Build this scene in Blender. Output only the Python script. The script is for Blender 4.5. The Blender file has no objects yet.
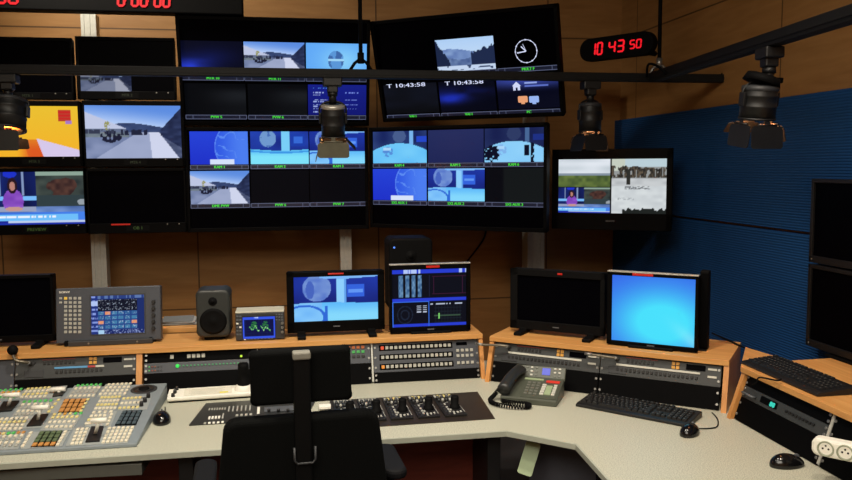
import bpy, bmesh, math, random
from mathutils import Vector, Matrix, Euler

random.seed(7)
SC = bpy.context.scene
COL = SC.collection
R_ = math.radians

# ------------------------------------------------------------------ camera numbers
CAM_H, PITCH, ROLL, FPX = 1.70, R_(5.3), R_(0.4), 800.0
_F = Vector((0, math.cos(PITCH), -math.sin(PITCH)))
_R0, _U0 = Vector((1, 0, 0)), Vector((0, math.sin(PITCH), math.cos(PITCH)))
_R = _R0 * math.cos(ROLL) - _U0 * math.sin(ROLL)
_U = _R0 * math.sin(ROLL) + _U0 * math.cos(ROLL)
EYE = Vector((0, 0, CAM_H))


def ray(px, py):
    return _F + _R * ((px - 426) / FPX) + _U * ((240 - py) / FPX)


def P(px, py, z):                       # point of a level surface seen at a pixel
    d = ray(px, py)
    return EYE + d * ((z - CAM_H) / d.z)


def D(px, py, depth):                   # point at a distance seen at a pixel
    return EYE + ray(px, py) * depth


class Frame:
    """a placed local frame: x along, y away, z up"""
    def __init__(self, o, yaw=0, tilt=0, roll=0):
        self.M = Matrix.Translation(Vector(o)) @ Matrix.Rotation(R_(yaw), 4, 'Z') @ Matrix.Rotation(R_(tilt), 4, 'X') @ Matrix.Rotation(R_(roll), 4, 'Y')
        self.I = self.M.inverted()
        self.Q = self.I.to_3x3()

    def f(self, px, py, y=0.0):         # on the upright face y
        o, d = self.I @ EYE, self.Q @ ray(px, py)
        t = (y - o.y) / d.y
        p = o + d * t
        return p.x, p.z

    def t(self, px, py, z=0.0):         # on the level face z
        o, d = self.I @ EYE, self.Q @ ray(px, py)
        p = o + d * ((z - o.z) / d.z)
        return p.x, p.y

    def w(self, x, y, z):
        return self.M @ Vector((x, y, z))


# ------------------------------------------------------------------ materials
def lin(c):
    return tuple(((v / 255) / 12.92 if v / 255 <= 0.04045 else ((v / 255 + 0.055) / 1.055) ** 2.4) for v in c[:3])


MATS = {}


def mat(name, rgb=(128, 128, 128), rough=0.5, metal=0.0, emit=None, estr=1.0, spec=0.5, noise=0.0, nscale=30.0, bump=0.0):
    if name in MATS:
        return MATS[name]
    m = bpy.data.materials.new(name)
    m.use_nodes = True
    nt = m.node_tree
    b = nt.nodes['Principled BSDF']
    c = lin(rgb)
    b.inputs['Base Color'].default_value = (*c, 1)
    b.inputs['Roughness'].default_value = rough
    b.inputs['Metallic'].default_value = metal
    b.inputs['Specular IOR Level'].default_value = spec
    if emit:
        b.inputs['Emission Color'].default_value = (*lin(emit), 1)
        b.inputs['Emission Strength'].default_value = estr
    if noise or bump:
        tc = nt.nodes.new('ShaderNodeTexCoord')
        n = nt.nodes.new('ShaderNodeTexNoise')
        n.inputs['Scale'].default_value = nscale
        n.inputs['Detail'].default_value = 4
        nt.links.new(tc.outputs['Object'], n.inputs['Vector'])
        if noise:
            r = nt.nodes.new('ShaderNodeValToRGB')
            r.color_ramp.elements[0].position = 0.3
            r.color_ramp.elements[1].position = 0.7
            r.color_ramp.elements[0].color = (*[v * (1 - noise) for v in c], 1)
            r.color_ramp.elements[1].color = (*[min(1, v * (1 + noise)) for v in c], 1)
            nt.links.new(n.outputs['Fac'], r.inputs['Fac'])
            nt.links.new(r.outputs['Color'], b.inputs['Base Color'])
        if bump:
            bp = nt.nodes.new('ShaderNodeBump')
            bp.inputs['Strength'].default_value = bump
            bp.inputs['Distance'].default_value = 0.002
            nt.links.new(n.outputs['Fac'], bp.inputs['Height'])
            nt.links.new(bp.outputs['Normal'], b.inputs['Normal'])
    MATS[name] = m
    return m


def wood(name, dark, light, rough=0.45, stretch=(1.2, 14, 14), seams=None, spec=0.4):
    m = bpy.data.materials.new(name)
    m.use_nodes = True
    nt = m.node_tree
    b = nt.nodes['Principled BSDF']
    b.inputs['Roughness'].default_value = rough
    b.inputs['Specular IOR Level'].default_value = spec
    tc = nt.nodes.new('ShaderNodeTexCoord')
    mp = nt.nodes.new('ShaderNodeMapping')
    mp.inputs['Scale'].default_value = stretch
    n = nt.nodes.new('ShaderNodeTexNoise')
    n.inputs['Scale'].default_value = 3.0
    n.inputs['Detail'].default_value = 6
    n.inputs['Distortion'].default_value = 0.6
    r = nt.nodes.new('ShaderNodeValToRGB')
    r.color_ramp.elements[0].position = 0.3
    r.color_ramp.elements[1].position = 0.72
    r.color_ramp.elements[0].color = (*lin(dark), 1)
    r.color_ramp.elements[1].color = (*lin(light), 1)
    nt.links.new(tc.outputs['Object'], mp.inputs['Vector'])
    nt.links.new(mp.outputs['Vector'], n.inputs['Vector'])
    nt.links.new(n.outputs['Fac'], r.inputs['Fac'])
    out = r.outputs['Color']
    if seams:
        sx, sz, ox, oz = seams
        sp = nt.nodes.new('ShaderNodeSeparateXYZ')
        nt.links.new(tc.outputs['Object'], sp.inputs[0])
        fac = None
        for ax, size, off in (('X', sx, ox), ('Z', sz, oz)):
            a = nt.nodes.new('ShaderNodeMath'); a.operation = 'ADD'; a.inputs[1].default_value = 100 * size - off
            nt.links.new(sp.outputs[ax], a.inputs[0])
            q = nt.nodes.new('ShaderNodeMath'); q.operation = 'MODULO'; q.inputs[1].default_value = size
            nt.links.new(a.outputs[0], q.inputs[0])
            l = nt.nodes.new('ShaderNodeMath'); l.operation = 'LESS_THAN'; l.inputs[1].default_value = 0.009
            nt.links.new(q.outputs[0], l.inputs[0])
            if fac is None:
                fac = l.outputs[0]
            else:
                mx = nt.nodes.new('ShaderNodeMath'); mx.operation = 'MAXIMUM'
                nt.links.new(fac, mx.inputs[0]); nt.links.new(l.outputs[0], mx.inputs[1])
                fac = mx.outputs[0]
        mix = nt.nodes.new('ShaderNodeMix'); mix.data_type = 'RGBA'
        nt.links.new(fac, mix.inputs['Factor'])
        nt.links.new(out, mix.inputs['A'])
        mix.inputs['B'].default_value = (*[v * 0.35 for v in lin(dark)], 1)
        out = mix.outputs['Result']
    nt.links.new(out, b.inputs['Base Color'])
    return m


BLACK = mat('black_plastic', (20, 20, 21), 0.45, noise=0.1)
MATTE = mat('matte_black', (9, 9, 10), 0.7, spec=0.1, noise=0.1)
DEEP = mat('deep_black_panel', (5, 5, 6), 0.6, spec=0.05, noise=0.1)
MONBLK = mat('monitor_black', (6, 6, 7), 0.5, spec=0.06, noise=0.1)
GLASSY = mat('dark_screen_glass', (5, 6, 8), 0.12, spec=0.35, noise=0.05)
SCREEN_OFF = mat('unlit_screen', (3, 3, 6), 0.35, spec=0.02, noise=0.05)
GREY = mat('grey_panel_paint', (84, 88, 94), 0.5, noise=0.05)
SLATE = mat('slate_grey_paint', (62, 66, 74), 0.45, noise=0.05)
DKGREY = mat('dark_grey_plastic', (46, 48, 51), 0.5, noise=0.06)
MIXGREY = mat('mixer_blue_grey_paint', (128, 138, 144), 0.45, noise=0.04)
MIXSTRIP = mat('mixer_light_module', (152, 158, 158), 0.45, noise=0.04)
ALU = mat('brushed_aluminium', (188, 188, 180), 0.45, 0.2, noise=0.06, nscale=60)
SILVER = mat('silver_trim', (190, 186, 176), 0.35, 0.5, noise=0.04)
STEEL = mat('dull_steel', (150, 150, 146), 0.4, 0.8, noise=0.05)
WHITE = mat('white_plastic', (238, 236, 226), 0.5, noise=0.03)
CREAM = mat('cream_key_caps', (226, 218, 196), 0.5, noise=0.04)
KEYGREY = mat('grey_key_caps', (168, 168, 160), 0.5, noise=0.04)
KEYBLACK = mat('black_key_caps', (22, 22, 23), 0.5, noise=0.05)
PAPER = mat('white_paper', (222, 220, 206), 0.8, noise=0.03)
FABRIC = mat('black_chair_fabric', (7, 8, 8), 0.9, spec=0.1, noise=0.2, nscale=300, bump=0.3)
CHAIRPL = mat('black_chair_plastic', (6, 7, 8), 0.5, spec=0.2, noise=0.1)
ARMPAD = mat('charcoal_arm_pad', (13, 14, 17), 0.7, spec=0.2, noise=0.05)
TALLYRED = mat('red_tally_window', (150, 26, 18), 0.35, emit=(190, 30, 22), estr=0.45, noise=0.03)
MINT = mat('pale_green_acrylic', (150, 166, 132), 0.4, noise=0.05)
BEECH = wood('beech_board', (196, 138, 76), (220, 166, 100), 0.42)
BEECHV = wood('beech_upright', (188, 128, 68), (212, 152, 90), 0.42, stretch=(14, 14, 1.2))
RUST = wood('dark_red_panel', (96, 40, 30), (118, 52, 40), 0.5)


def laminate():
    m = mat('speckled_cream_laminate', (198, 194, 180), 0.42, spec=0.35)
    nt = m.node_tree
    b = nt.nodes['Principled BSDF']
    tc = nt.nodes.new('ShaderNodeTexCoord')
    n = nt.nodes.new('ShaderNodeTexNoise')
    n.inputs['Scale'].default_value = 260
    n.inputs['Detail'].default_value = 2
    r = nt.nodes.new('ShaderNodeValToRGB')
    r.color_ramp.elements[0].position = 0.36
    r.color_ramp.elements[1].position = 0.56
    r.color_ramp.elements[0].color = (*lin((152, 152, 140)), 1)
    r.color_ramp.elements[1].color = (*lin((196, 196, 178)), 1)
    nt.links.new(tc.outputs['Object'], n.inputs['Vector'])
    nt.links.new(n.outputs['Fac'], r.inputs['Fac'])
    nt.links.new(r.outputs['Color'], b.inputs['Base Color'])
    return m


LAM = laminate()
EDGE = mat('grey_green_edge_band', (168, 172, 158), 0.45, noise=0.04)


def blue_acoustic():
    m = mat('ribbed_blue_acoustic_panel', (24, 72, 128), 0.7, spec=0.2)
    nt = m.node_tree
    b = nt.nodes['Principled BSDF']
    tc = nt.nodes.new('ShaderNodeTexCoord')
    w = nt.nodes.new('ShaderNodeTexWave')
    w.bands_direction = 'Z'
    w.inputs['Scale'].default_value = 26
    r = nt.nodes.new('ShaderNodeValToRGB')
    r.color_ramp.elements[0].color = (*lin((20, 66, 118)), 1)
    r.color_ramp.elements[1].color = (*lin((26, 76, 134)), 1)
    r.color_ramp.elements[0].position = 0.1
    r.color_ramp.elements[1].position = 0.4
    bp = nt.nodes.new('ShaderNodeBump')
    bp.inputs['Strength'].default_value = 0.6
    bp.inputs['Distance'].default_value = 0.004
    nt.links.new(tc.outputs['Object'], w.inputs['Vector'])
    nt.links.new(w.outputs['Fac'], r.inputs['Fac'])
    nt.links.new(r.outputs['Color'], b.inputs['Base Color'])
    nt.links.new(w.outputs['Fac'], bp.inputs['Height'])
    nt.links.new(bp.outputs['Normal'], b.inputs['Normal'])
    return m


BLUEP = blue_acoustic()


def glow(rgb, s=1.0):
    k = 'lit_%d_%d_%d_%d' % (*rgb, int(s * 100))
    return mat(k, (6, 6, 6), 0.4, emit=rgb, estr=s)


def image_mat():
    m = bpy.data.materials.new('lit_screen_picture')
    m.use_nodes = True
    nt = m.node_tree
    b = nt.nodes['Principled BSDF']
    b.inputs['Base Color'].default_value = (0.004, 0.004, 0.006, 1)
    b.inputs['Roughness'].default_value = 0.3
    b.inputs['Specular IOR Level'].default_value = 0.02
    a = nt.nodes.new('ShaderNodeAttribute')
    a.attribute_name = 'pixel'
    nt.links.new(a.outputs['Color'], b.inputs['Emission Color'])
    b.inputs['Emission Strength'].default_value = 1.0
    return m


PIX = image_mat()

# ------------------------------------------------------------------ mesh builder
_AX = {'x': Matrix.Rotation(R_(90), 4, 'Y'), 'y': Matrix.Rotation(R_(-90), 4, 'X'), 'z': Matrix.Identity(4)}


class MB:
    def __init__(self):
        self.bm = bmesh.new()
        self.smooth = set()

    def _begin(self):
        self._n = len(self.bm.faces)
        self._v = set(self.bm.verts)

    def _new(self):
        return [v for v in self.bm.verts if v not in self._v]

    def _merge(self, b2, M, m, smooth):
        me = bpy.data.meshes.new('tmp')
        b2.to_mesh(me)
        b2.free()
        me.transform(M)
        n = len(self.bm.faces)
        self.bm.from_mesh(me)
        bpy.data.meshes.remove(me)
        self.bm.faces.ensure_lookup_table()
        for f in self.bm.faces[n:]:
            if m is not None:
                f.material_index = m
            f.smooth = smooth
        return self

    def box(self, c, s, bev=0.0, m=0, rot=None, seg=2, M=None):
        b = bmesh.new()
        bmesh.ops.create_cube(b, size=1)
        bmesh.ops.scale(b, vec=s, verts=b.verts)
        if bev > 0:
            bmesh.ops.bevel(b, geom=list(b.edges), offset=min(bev, 0.49 * min(s)), segments=seg, affect='EDGES', profile=0.5)
        T = Matrix.Translation(c)
        if rot:
            T = T @ Euler([R_(a) for a in rot]).to_matrix().to_4x4()
        if M is not None:
            T = M @ T
        return self._merge(b, T, m, False)

    def cyl(self, p0, p1, r0, r1=None, seg=20, m=0, cap=True, smooth=True):
        p0, p1 = Vector(p0), Vector(p1)
        r1 = r0 if r1 is None else r1
        d = p1 - p0
        b = bmesh.new()
        bmesh.ops.create_cone(b, cap_ends=cap, segments=seg, radius1=r0, radius2=max(r1, 1e-5), depth=d.length)
        q = Vector((0, 0, 1)).rotation_difference(d.normalized())
        T = Matrix.Translation((p0 + p1) / 2) @ q.to_matrix().to_4x4()
        n = len(self.bm.faces)
        self._merge(b, T, m, False)
        self.bm.faces.ensure_lookup_table()
        if smooth:
            for f in self.bm.faces[n:]:
                if len(f.verts) == 4:
                    f.smooth = True
        return self

    def sphere(self, c, r, s=(1, 1, 1), m=0, seg=16):
        b = bmesh.new()
        bmesh.ops.create_uvsphere(b, u_segments=seg, v_segments=seg // 2 + 2, radius=r)
        T = Matrix.Translation(c) @ Matrix.Diagonal((*s, 1))
        return self._merge(b, T, m, True)

    def prism(self, pts, lo, hi, axis='z', bev=0.0, m=0, M=None, seg=2):
        """polygon in (x,y) for z, (x,z) for y, (y,z) for x"""
        b = bmesh.new()

        def to3(p, h):
            return {'z': (p[0], p[1], h), 'y': (p[0], h, p[1]), 'x': (h, p[0], p[1])}[axis]
        v0 = [b.verts.new(to3(p, lo)) for p in pts]
        v1 = [b.verts.new(to3(p, hi)) for p in pts]
        b.faces.new(v0)
        b.faces.new(v1[::-1])
        k = len(pts)
        for i in range(k):
            j = (i + 1) % k
            b.faces.new((v0[i], v1[i], v1[j], v0[j]))
        bmesh.ops.recalc_face_normals(b, faces=b.faces)
        if bev > 0:
            bmesh.ops.bevel(b, geom=list(b.edges), offset=bev, segments=seg, affect='EDGES', profile=0.5)
        return self._merge(b, M or Matrix.Identity(4), m, False)

    def rprism(self, w, h, r, lo, hi, axis='y', c=(0, 0), m=0, n=6, bev=0.0):
        pts = []
        for cx, cy, a0 in ((w / 2 - r, h / 2 - r, 0), (-w / 2 + r, h / 2 - r, 90), (-w / 2 + r, -h / 2 + r, 180), (w / 2 - r, -h / 2 + r, 270)):
            for i in range(n + 1):
                a = R_(a0 + 90 * i / n)
                pts.append((c[0] + cx + r * math.cos(a), c[1] + cy + r * math.sin(a)))
        return self.prism(pts, lo, hi, axis, m=m, bev=bev)

    def lathe(self, prof, seg=28, m=0, M=None):
        b = bmesh.new()
        rings = []
        for r, z in prof:
            if r < 1e-6:
                rings.append([b.verts.new((0, 0, z))])
            else:
                rings.append([b.verts.new((r * math.cos(2 * math.pi * i / seg), r * math.sin(2 * math.pi * i / seg), z)) for i in range(seg)])
        for a, c in zip(rings, rings[1:]):
            for i in range(seg):
                j = (i + 1) % seg
                if len(a) == 1 and len(c) == 1:
                    continue
                if len(a) == 1:
                    b.faces.new((a[0], c[i], c[j]))
                elif len(c) == 1:
                    b.faces.new((a[i], a[j], c[0]))
                else:
                    b.faces.new((a[i], a[j], c[j], c[i]))
        bmesh.ops.recalc_face_normals(b, faces=b.faces)
        return self._merge(b, M or Matrix.Identity(4), m, True)

    def tube(self, pts, r, seg=8, m=0, smooth_path=True):
        pts = [Vector(p) for p in pts]
        if smooth_path and len(pts) > 2:
            q = []
            for i in range(len(pts) - 1):
                a, b_, c, d = pts[max(i - 1, 0)], pts[i], pts[i + 1], pts[min(i + 2, len(pts) - 1)]
                for k in range(6):
                    t = k / 6
                    q.append(0.5 * ((2 * b_) + (c - a) * t + (2 * a - 5 * b_ + 4 * c - d) * t * t + (3 * b_ - a - 3 * c + d) * t ** 3))
            q.append(pts[-1])
            pts = q
        b = bmesh.new()
        up = Vector((0.13, 0.21, 0.97)).normalized()
        rings = []
        prev = None
        for i, p in enumerate(pts):
            t = (pts[min(i + 1, len(pts) - 1)] - pts[max(i - 1, 0)]).normalized()
            if prev is None:
                n = t.cross(up)
                if n.length < 1e-3:
                    n = t.cross(Vector((1, 0, 0)))
                n.normalize()
            else:
                n = (prev - t * prev.dot(t)).normalized()
            prev = n
            e = t.cross(n)
            rings.append([b.verts.new(p + (n * math.cos(2 * math.pi * k / seg) + e * math.sin(2 * math.pi * k / seg)) * r) for k in range(seg)])
        for a, c in zip(rings, rings[1:]):
            for k in range(seg):
                j = (k + 1) % seg
                b.faces.new((a[k], a[j], c[j], c[k]))
        b.faces.new(rings[0][::-1])
        b.faces.new(rings[-1])
        bmesh.ops.recalc_face_normals(b, faces=b.faces)
        return self._merge(b, Matrix.Identity(4), m, True)

    def mesh_from(self, me, M, m=0):
        b = bmesh.new()
        b.from_mesh(me)
        return self._merge(b, M, m, False)

    def mesh(self, name):
        me = bpy.data.meshes.new(name)
        self.bm.to_mesh(me)
        self.bm.free()
        return me


def part(name, mb, mats, parent=None, loc=(0, 0, 0), rot=(0, 0, 0), label=None, kind=None):
    me = mb.mesh(name) if isinstance(mb, MB) else mb
    if not len(me.materials):
        for m in (mats if isinstance(mats, (list, tuple)) else [mats]):
            me.materials.append(m)
    o = bpy.data.objects.new(name, me)
    COL.objects.link(o)
    o.parent = parent
    o.location = loc
    o.rotation_euler = [R_(a) for a in rot]
    if label:
        o['label'] = label
    if kind:
        o['kind'] = kind
    return o


def again(o, parent, loc, rot=None, label=None):
    c = o.copy()
    COL.objects.link(c)
    c.parent = parent
    c.location = loc
    if rot is not None:
        c.rotation_euler = [R_(a) for a in rot]
    if 'label' in c and label is None:
        del c['label']
    if label:
        c['label'] = label
    return c


def thing(name, label, cat, fr, group=None):
    o = bpy.data.objects.new(name, None)
    COL.objects.link(o)
    o.empty_display_size = 0.05
    o.matrix_world = fr.M if isinstance(fr, Frame) else Matrix.Translation(fr)
    o['label'] = label
    o['category'] = cat
    if group:
        o['group'] = group
    return o


def tag(o, label, cat, group=None):
    o['label'] = label
    o['category'] = cat
    if group:
        o['group'] = group
    return o


def struct(name, mb, mats, fr=None):
    o = part(name, mb, mats)
    if fr:
        o.matrix_world = fr.M
    o['kind'] = 'structure'
    return o


# ------------------------------------------------------------------ text
_TX = {}


def text_mesh(s, size):
    k = (s, size)
    if k not in _TX:
        cu = bpy.data.curves.new('t', 'FONT')
        cu.body = s
        cu.size = size
        cu.align_x = 'CENTER'
        cu.align_y = 'CENTER'
        cu.resolution_u = 2
        ob = bpy.data.objects.new('t', cu)
        COL.objects.link(ob)
        dg = bpy.context.evaluated_depsgraph_get()
        dg.update()
        me = bpy.data.meshes.new_from_object(ob.evaluated_get(dg))
        bpy.data.objects.remove(ob)
        bpy.data.curves.remove(cu)
        me.transform(Matrix.Rotation(R_(90), 4, 'X'))
        me.materials.clear()
        _TX[k] = me
    return _TX[k]


def put_text(mb, s, size, x, z, y=-0.001, m=0, width=None, bold=0.0):
    me = text_mesh(s, size)
    sx = 1.0
    if width and len(me.vertices):
        w = max(v.co.x for v in me.vertices) - min(v.co.x for v in me.vertices)
        sx = width / max(w, 1e-6)
    T = Matrix.Translation((x, y, z)) @ Matrix.Diagonal((sx, 1, 1, 1))
    mb.mesh_from(me, T, m)
    if bold:
        for dx in (-bold, bold):
            mb.mesh_from(me, Matrix.Translation((dx, 0.0001, 0)) @ T, m)


SEGS = {'0': 'abcdef', '1': 'bc', '2': 'abged', '3': 'abgcd', '4': 'fgbc', '5': 'afgcd', '6': 'afgedc', '7': 'abc', '8': 'abcdefg', '9': 'abcdfg'}


def seven(mb, ch, x, z, w, h, t, y0, y1, slant=0.08):
    def bar(x0, z0, x1, z1):
        dx, dz = x1 - x0, z1 - z0
        L = math.hypot(dx, dz)
        ux, uz = dx / L, dz / L
        nx, nz = -uz * t / 2, ux * t / 2
        k = t / 2
        pts = [(x0, z0), (x0 + ux * k + nx, z0 + uz * k + nz), (x1 - ux * k + nx, z1 - uz * k + nz), (x1, z1), (x1 - ux * k - nx, z1 - uz * k - nz), (x0 + ux * k - nx, z0 + uz * k - nz)]
        pts = [(x + a + slant * b, z + b) for a, b in pts]
        mb.prism(pts, y0, y1, 'y')
    if ch == ':':
        for zz in (0.3, 0.7):
            mb.box((x + w * 0.5 + slant * h * zz, (y0 + y1) / 2, z + h * zz), (t, abs(y1 - y0), t))
        return
    if ch == '-' or ch == '.':
        return
    H = h / 2
    g = 0.004 * 0
    S = {'a': (0, h, w, h), 'b': (w, H, w, h), 'c': (w, 0, w, H), 'd': (0, 0, w, 0), 'e': (0, 0, 0, H), 'f': (0, H, 0, h), 'g': (0, H, w, H)}
    for s in SEGS[ch]:
        bar(*S[s])


# ------------------------------------------------------------------ pictures shown on the screens
def sst(a, b, x):
    t = min(1, max(0, (x - a) / (b - a))) if a != b else float(x > a)
    return t * t * (3 - 2 * t)


def mixc(a, b, t):
    return tuple(a[i] + (b[i] - a[i]) * t for i in range(3))


def hsh(i, j, k=0):
    return (math.sin(i * 127.1 + j * 311.7 + k * 74.7) * 43758.5453) % 1.0


def vn(x, y, k=0):
    i, j = math.floor(x), math.floor(y)
    fx, fy = x - i, y - j
    fx, fy = fx * fx * (3 - 2 * fx), fy * fy * (3 - 2 * fy)
    a = hsh(i, j, k) * (1 - fx) + hsh(i + 1, j, k) * fx
    b = hsh(i, j + 1, k) * (1 - fx) + hsh(i + 1, j + 1, k) * fx
    return a * (1 - fy) + b * fy


def inbox(u, v, a, b, c, d):
    return a <= u <= b and c <= v <= d


def ell(u, v, cu, cv, ru, rv):
    return ((u - cu) / ru) ** 2 + ((v - cv) / rv) ** 2


def pic_street(u, v):
    c = mixc((196, 216, 250), (92, 140, 224), sst(0.5, 1.0, v + 0.2 * (u - 0.5)))
    if v < 0.62 + 0.05 * math.sin(u * 6 - 1) and u > 0.3:
        c = mixc((44, 58, 96), (66, 84, 128), vn(u * 14, v * 14))
    if u < 0.42 and v < 0.88 - 0.75 * u:
        c = (190, 198, 226) if v > 0.56 else (100, 112, 140)
    if v < 0.5:
        c = mixc((104, 118, 156), (138, 150, 186), vn(u * 9, v * 9, 2))
        if u < 0.45 and v > 0.4:
            c = mixc((90, 104, 120), (132, 142, 150), vn(u * 20, v * 20))
        e0, e1 = 0.66 + 0.05 * (0.5 - v), 0.70 + 0.42 * (0.5 - v)
        if u < e0 and u > 0.55 - 0.9 * (0.5 - v):
            c = mixc(c, (164, 174, 206), 0.8)
        if e0 <= u < e1 + 0.06:
            c = (206, 212, 236)
        if u > e1 + 0.06:
            c = mixc((60, 70, 100), (104, 114, 150), vn(u * 16, v * 16, 3))
    if u > 0.78 - 0.0 and v < 0.5 + 1.9 * (u - 0.76) and v > 0.5 - 1.1 * (u - 0.72):
        c = mixc((24, 32, 62), (48, 60, 98), vn(u * 18, v * 22, 4))
    if ell(u, v, 0.26, 0.41, 0.10, 0.10) < 1.3 and vn(u * 44, v * 16, 5) > 0.42 + 0.5 * (v - 0.41):
        c = (26, 28, 50)
    if 0.36 < u < 0.68 and 0.44 < v < 0.525 + 0.03 * vn(u * 60, 3, 6) and vn(u * 80, v * 6, 6) > 0.42:
        c = (30, 34, 58)
    if u < 0.3 and 0.46 < v < 0.55 and vn(u * 70, v * 10, 7) > 0.45:
        c = (52, 58, 80)
    if ell(u, v, 0.225, 0.62, 0.03, 0.09) < 1 and vn(u * 90, v * 50, 8) > 0.45:
        c = (150, 150, 96)
    return c


def pic_globewall(u, v):                # blue set with a pale globe outline, white caption box
    c = mixc((28, 48, 200), (36, 66, 214), v)
    e = ell(u, v, 0.92, 0.52, 0.5, 0.85)
    if e < 1:
        c = mixc((46, 88, 226), (74, 124, 240), sst(0.4, 0.9, u))
        if 0.93 < e:
            c = (88, 132, 240)
        if abs(vn(u * 7, v * 6, 11) - 0.5) < 0.035 and v > 0.2:
            c = (90, 138, 242)
    if inbox(u, v, 0.34, 0.76, 0.0, 0.15):
        c = (214, 226, 250)
    return c


def pic_studio(u, v):                   # blue studio with a glowing cyan floor
    c = mixc((22, 40, 130), (34, 66, 176), vn(u * 4, v * 3, 20))
    if ell(u, v, 0.3, 0.78, 0.14, 0.26) < 1:
        c = (110, 152, 206) if vn(u * 16, v * 16, 21) > 0.2 else (70, 110, 180)
    if 0.53 < u < 0.67 and v > 0.4:
        c = (120, 206, 248)
    if inbox(u, v, 0.70, 0.94, 0.55, 0.92):
        c = (26, 60, 168)
    if inbox(u, v, 0.74, 0.9, 0.64, 0.84):
        c = (52, 104, 214)
    fl = 0.46 - 0.05 * math.sin(u * 3)
    if v < fl:
        c = mixc((126, 226, 250), (92, 190, 246), sst(0.2, 0.46, v))
        if abs(v - fl + 0.06) < 0.025:
            c = (60, 150, 230)
    return c


def pic_studio_close(u, v):             # blue studio with column and curved white desk
    c = mixc((18, 30, 110), (30, 56, 168), sst(0.2, 1.0, v) * 0.6 + 0.4 * vn(u * 5, v * 4, 30))
    if ell(u, v, 0.27, 0.74, 0.17, 0.30) < 1:
        c = mixc((84, 116, 200), (120, 152, 214), vn(u * 14, v * 12, 31))
        if ell(u, v, 0.19, 0.7, 0.05, 0.2) < 1:
            c = (70, 100, 190)
    if 0.5 < u < 0.62:
        c = (140, 206, 252) if u < 0.6 else (96, 160, 236)
    if v > 0.93 and u > 0.3 and v > 0.93 + 0.1 * abs(u - 0.58):
        c = (126, 184, 248)
    if inbox(u, v, 0.63, 0.84, 0.52, 0.8):
        c = (50, 98, 220)
        if inbox(u, v, 0.65, 0.82, 0.62, 0.7):
            c = (96, 150, 244)
    fl = 0.40 + 0.02 * math.sin(u * 5)
    if v < fl:
        c = mixc((132, 216, 252), (96, 186, 250), sst(0.1, 0.42, v))
        if u < 0.33:
            c = mixc((104, 176, 246), (140, 206, 252), vn(u * 6, v * 6, 32))
        if abs(ell(u, v, 0.12, 0.08, 0.24, 0.27) - 1) < 0.16 or (0.36 < u < 0.4 and v < 0.34):
            c = (46, 104, 214)
    return c


def pic_table(u, v):                    # round pale blue table in a dark blue studio
    c = mixc((20, 34, 92), (46, 66, 120), vn(u * 5, v * 4, 40))
    if ell(u, v, 0.5, 0.84, 0.12, 0.2) < 1:
        c = (70, 92, 140)
    if inbox(u, v, 0.68, 0.76, 0.56, 1.0):
        c = (120, 180, 238)
    if inbox(u, v, 0.82, 1.0, 0.64, 0.82):
        c = (36, 70, 200)
    if v < 0.62 - 0.9 * (u - 0.5) ** 2:
        c = mixc((92, 186, 246), (120, 206, 250), vn(u * 3, v * 3, 41))
        if ell(u, v, 0.28, 0.36, 0.1, 0.16) < 1 and vn(u * 24, v * 24, 42) > 0.4:
            c = (84, 140, 216)
        if inbox(u, v, 0.2, 0.34, 0.4, 0.48):
            c = (170, 214, 250)
    return c


def pic_navy(u, v):
    return mixc((28, 36, 84), (36, 44, 92), v)


def pic_desk_cameras(u, v):
    c = pic_table(u, v)
    if v < 0.62 - 0.9 * (u - 0.5) ** 2:
        c = mixc(c, (170, 214, 250), 0.5)
    else:
        c = mixc(c, (20, 24, 60), 0.5)
    if ell(u, v, 0.12, 0.26, 0.14, 0.28) < 0.4 + 0.8 * vn(u * 26, v * 26, 50) and vn(u * 34, v * 30, 52) > 0.16:
        c = (8, 12, 34)
    if inbox(u, v, 0.67, 0.75, 0.2, 0.5) or (inbox(u, v, 0.78, 0.84, 0.0, 0.56) and vn(u * 30, v * 12, 51) > 0.25):
        c = (8, 12, 34)
    return c


def pic_bluesmoke(u, v):
    g = math.exp(-((u - 0.1) / 0.35) ** 2 - ((v - 0.12) / 0.3) ** 2)
    g = g * (0.7 + 0.5 * vn(u * 6, v * 8, 60)) + 0.18 * math.exp(-((u - 0.5) / 0.4) ** 2 - ((v - 0.5) / 0.3) ** 2)
    return mixc((5, 7, 26), (40, 62, 210), min(1, g))


def pic_globe(u, v):
    c = mixc((96, 168, 246), (134, 206, 250), math.exp(-((u - 0.6) / 0.35) ** 2 - ((v - 0.4) / 0.5) ** 2))
    if ell(u, v, 0.49, 0.42, 0.13, 0.33) < 1:
        c = (90, 150, 216)
        if vn(u * 13 + 2, v * 6, 70) > 0.5 and not 0.4 < v < 0.48:
            c = (62, 104, 168)
        if 0.4 < v < 0.47:
            c = (160, 214, 248)
    return c


def pic_list(u, v):
    c = mixc((16, 22, 110), (20, 30, 132), v)
    for k, z in enumerate((0.88, 0.74, 0.66, 0.5, 0.44, 0.34, 0.28, 0.2, 0.1)):
        if abs(v - z) < 0.016:
            if 0.09 < u < 0.09 + 0.24 - 0.06 * (k % 3) and vn(u * 90, k * 3.1, 71) > 0.42:
                c = (150, 166, 226) if k else (84, 140, 240)
            if 0.62 < u < 0.86 and k % 2 and vn(u * 90, k * 3.3, 72) > 0.42:
                c = (110, 130, 220)
    return c


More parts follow.
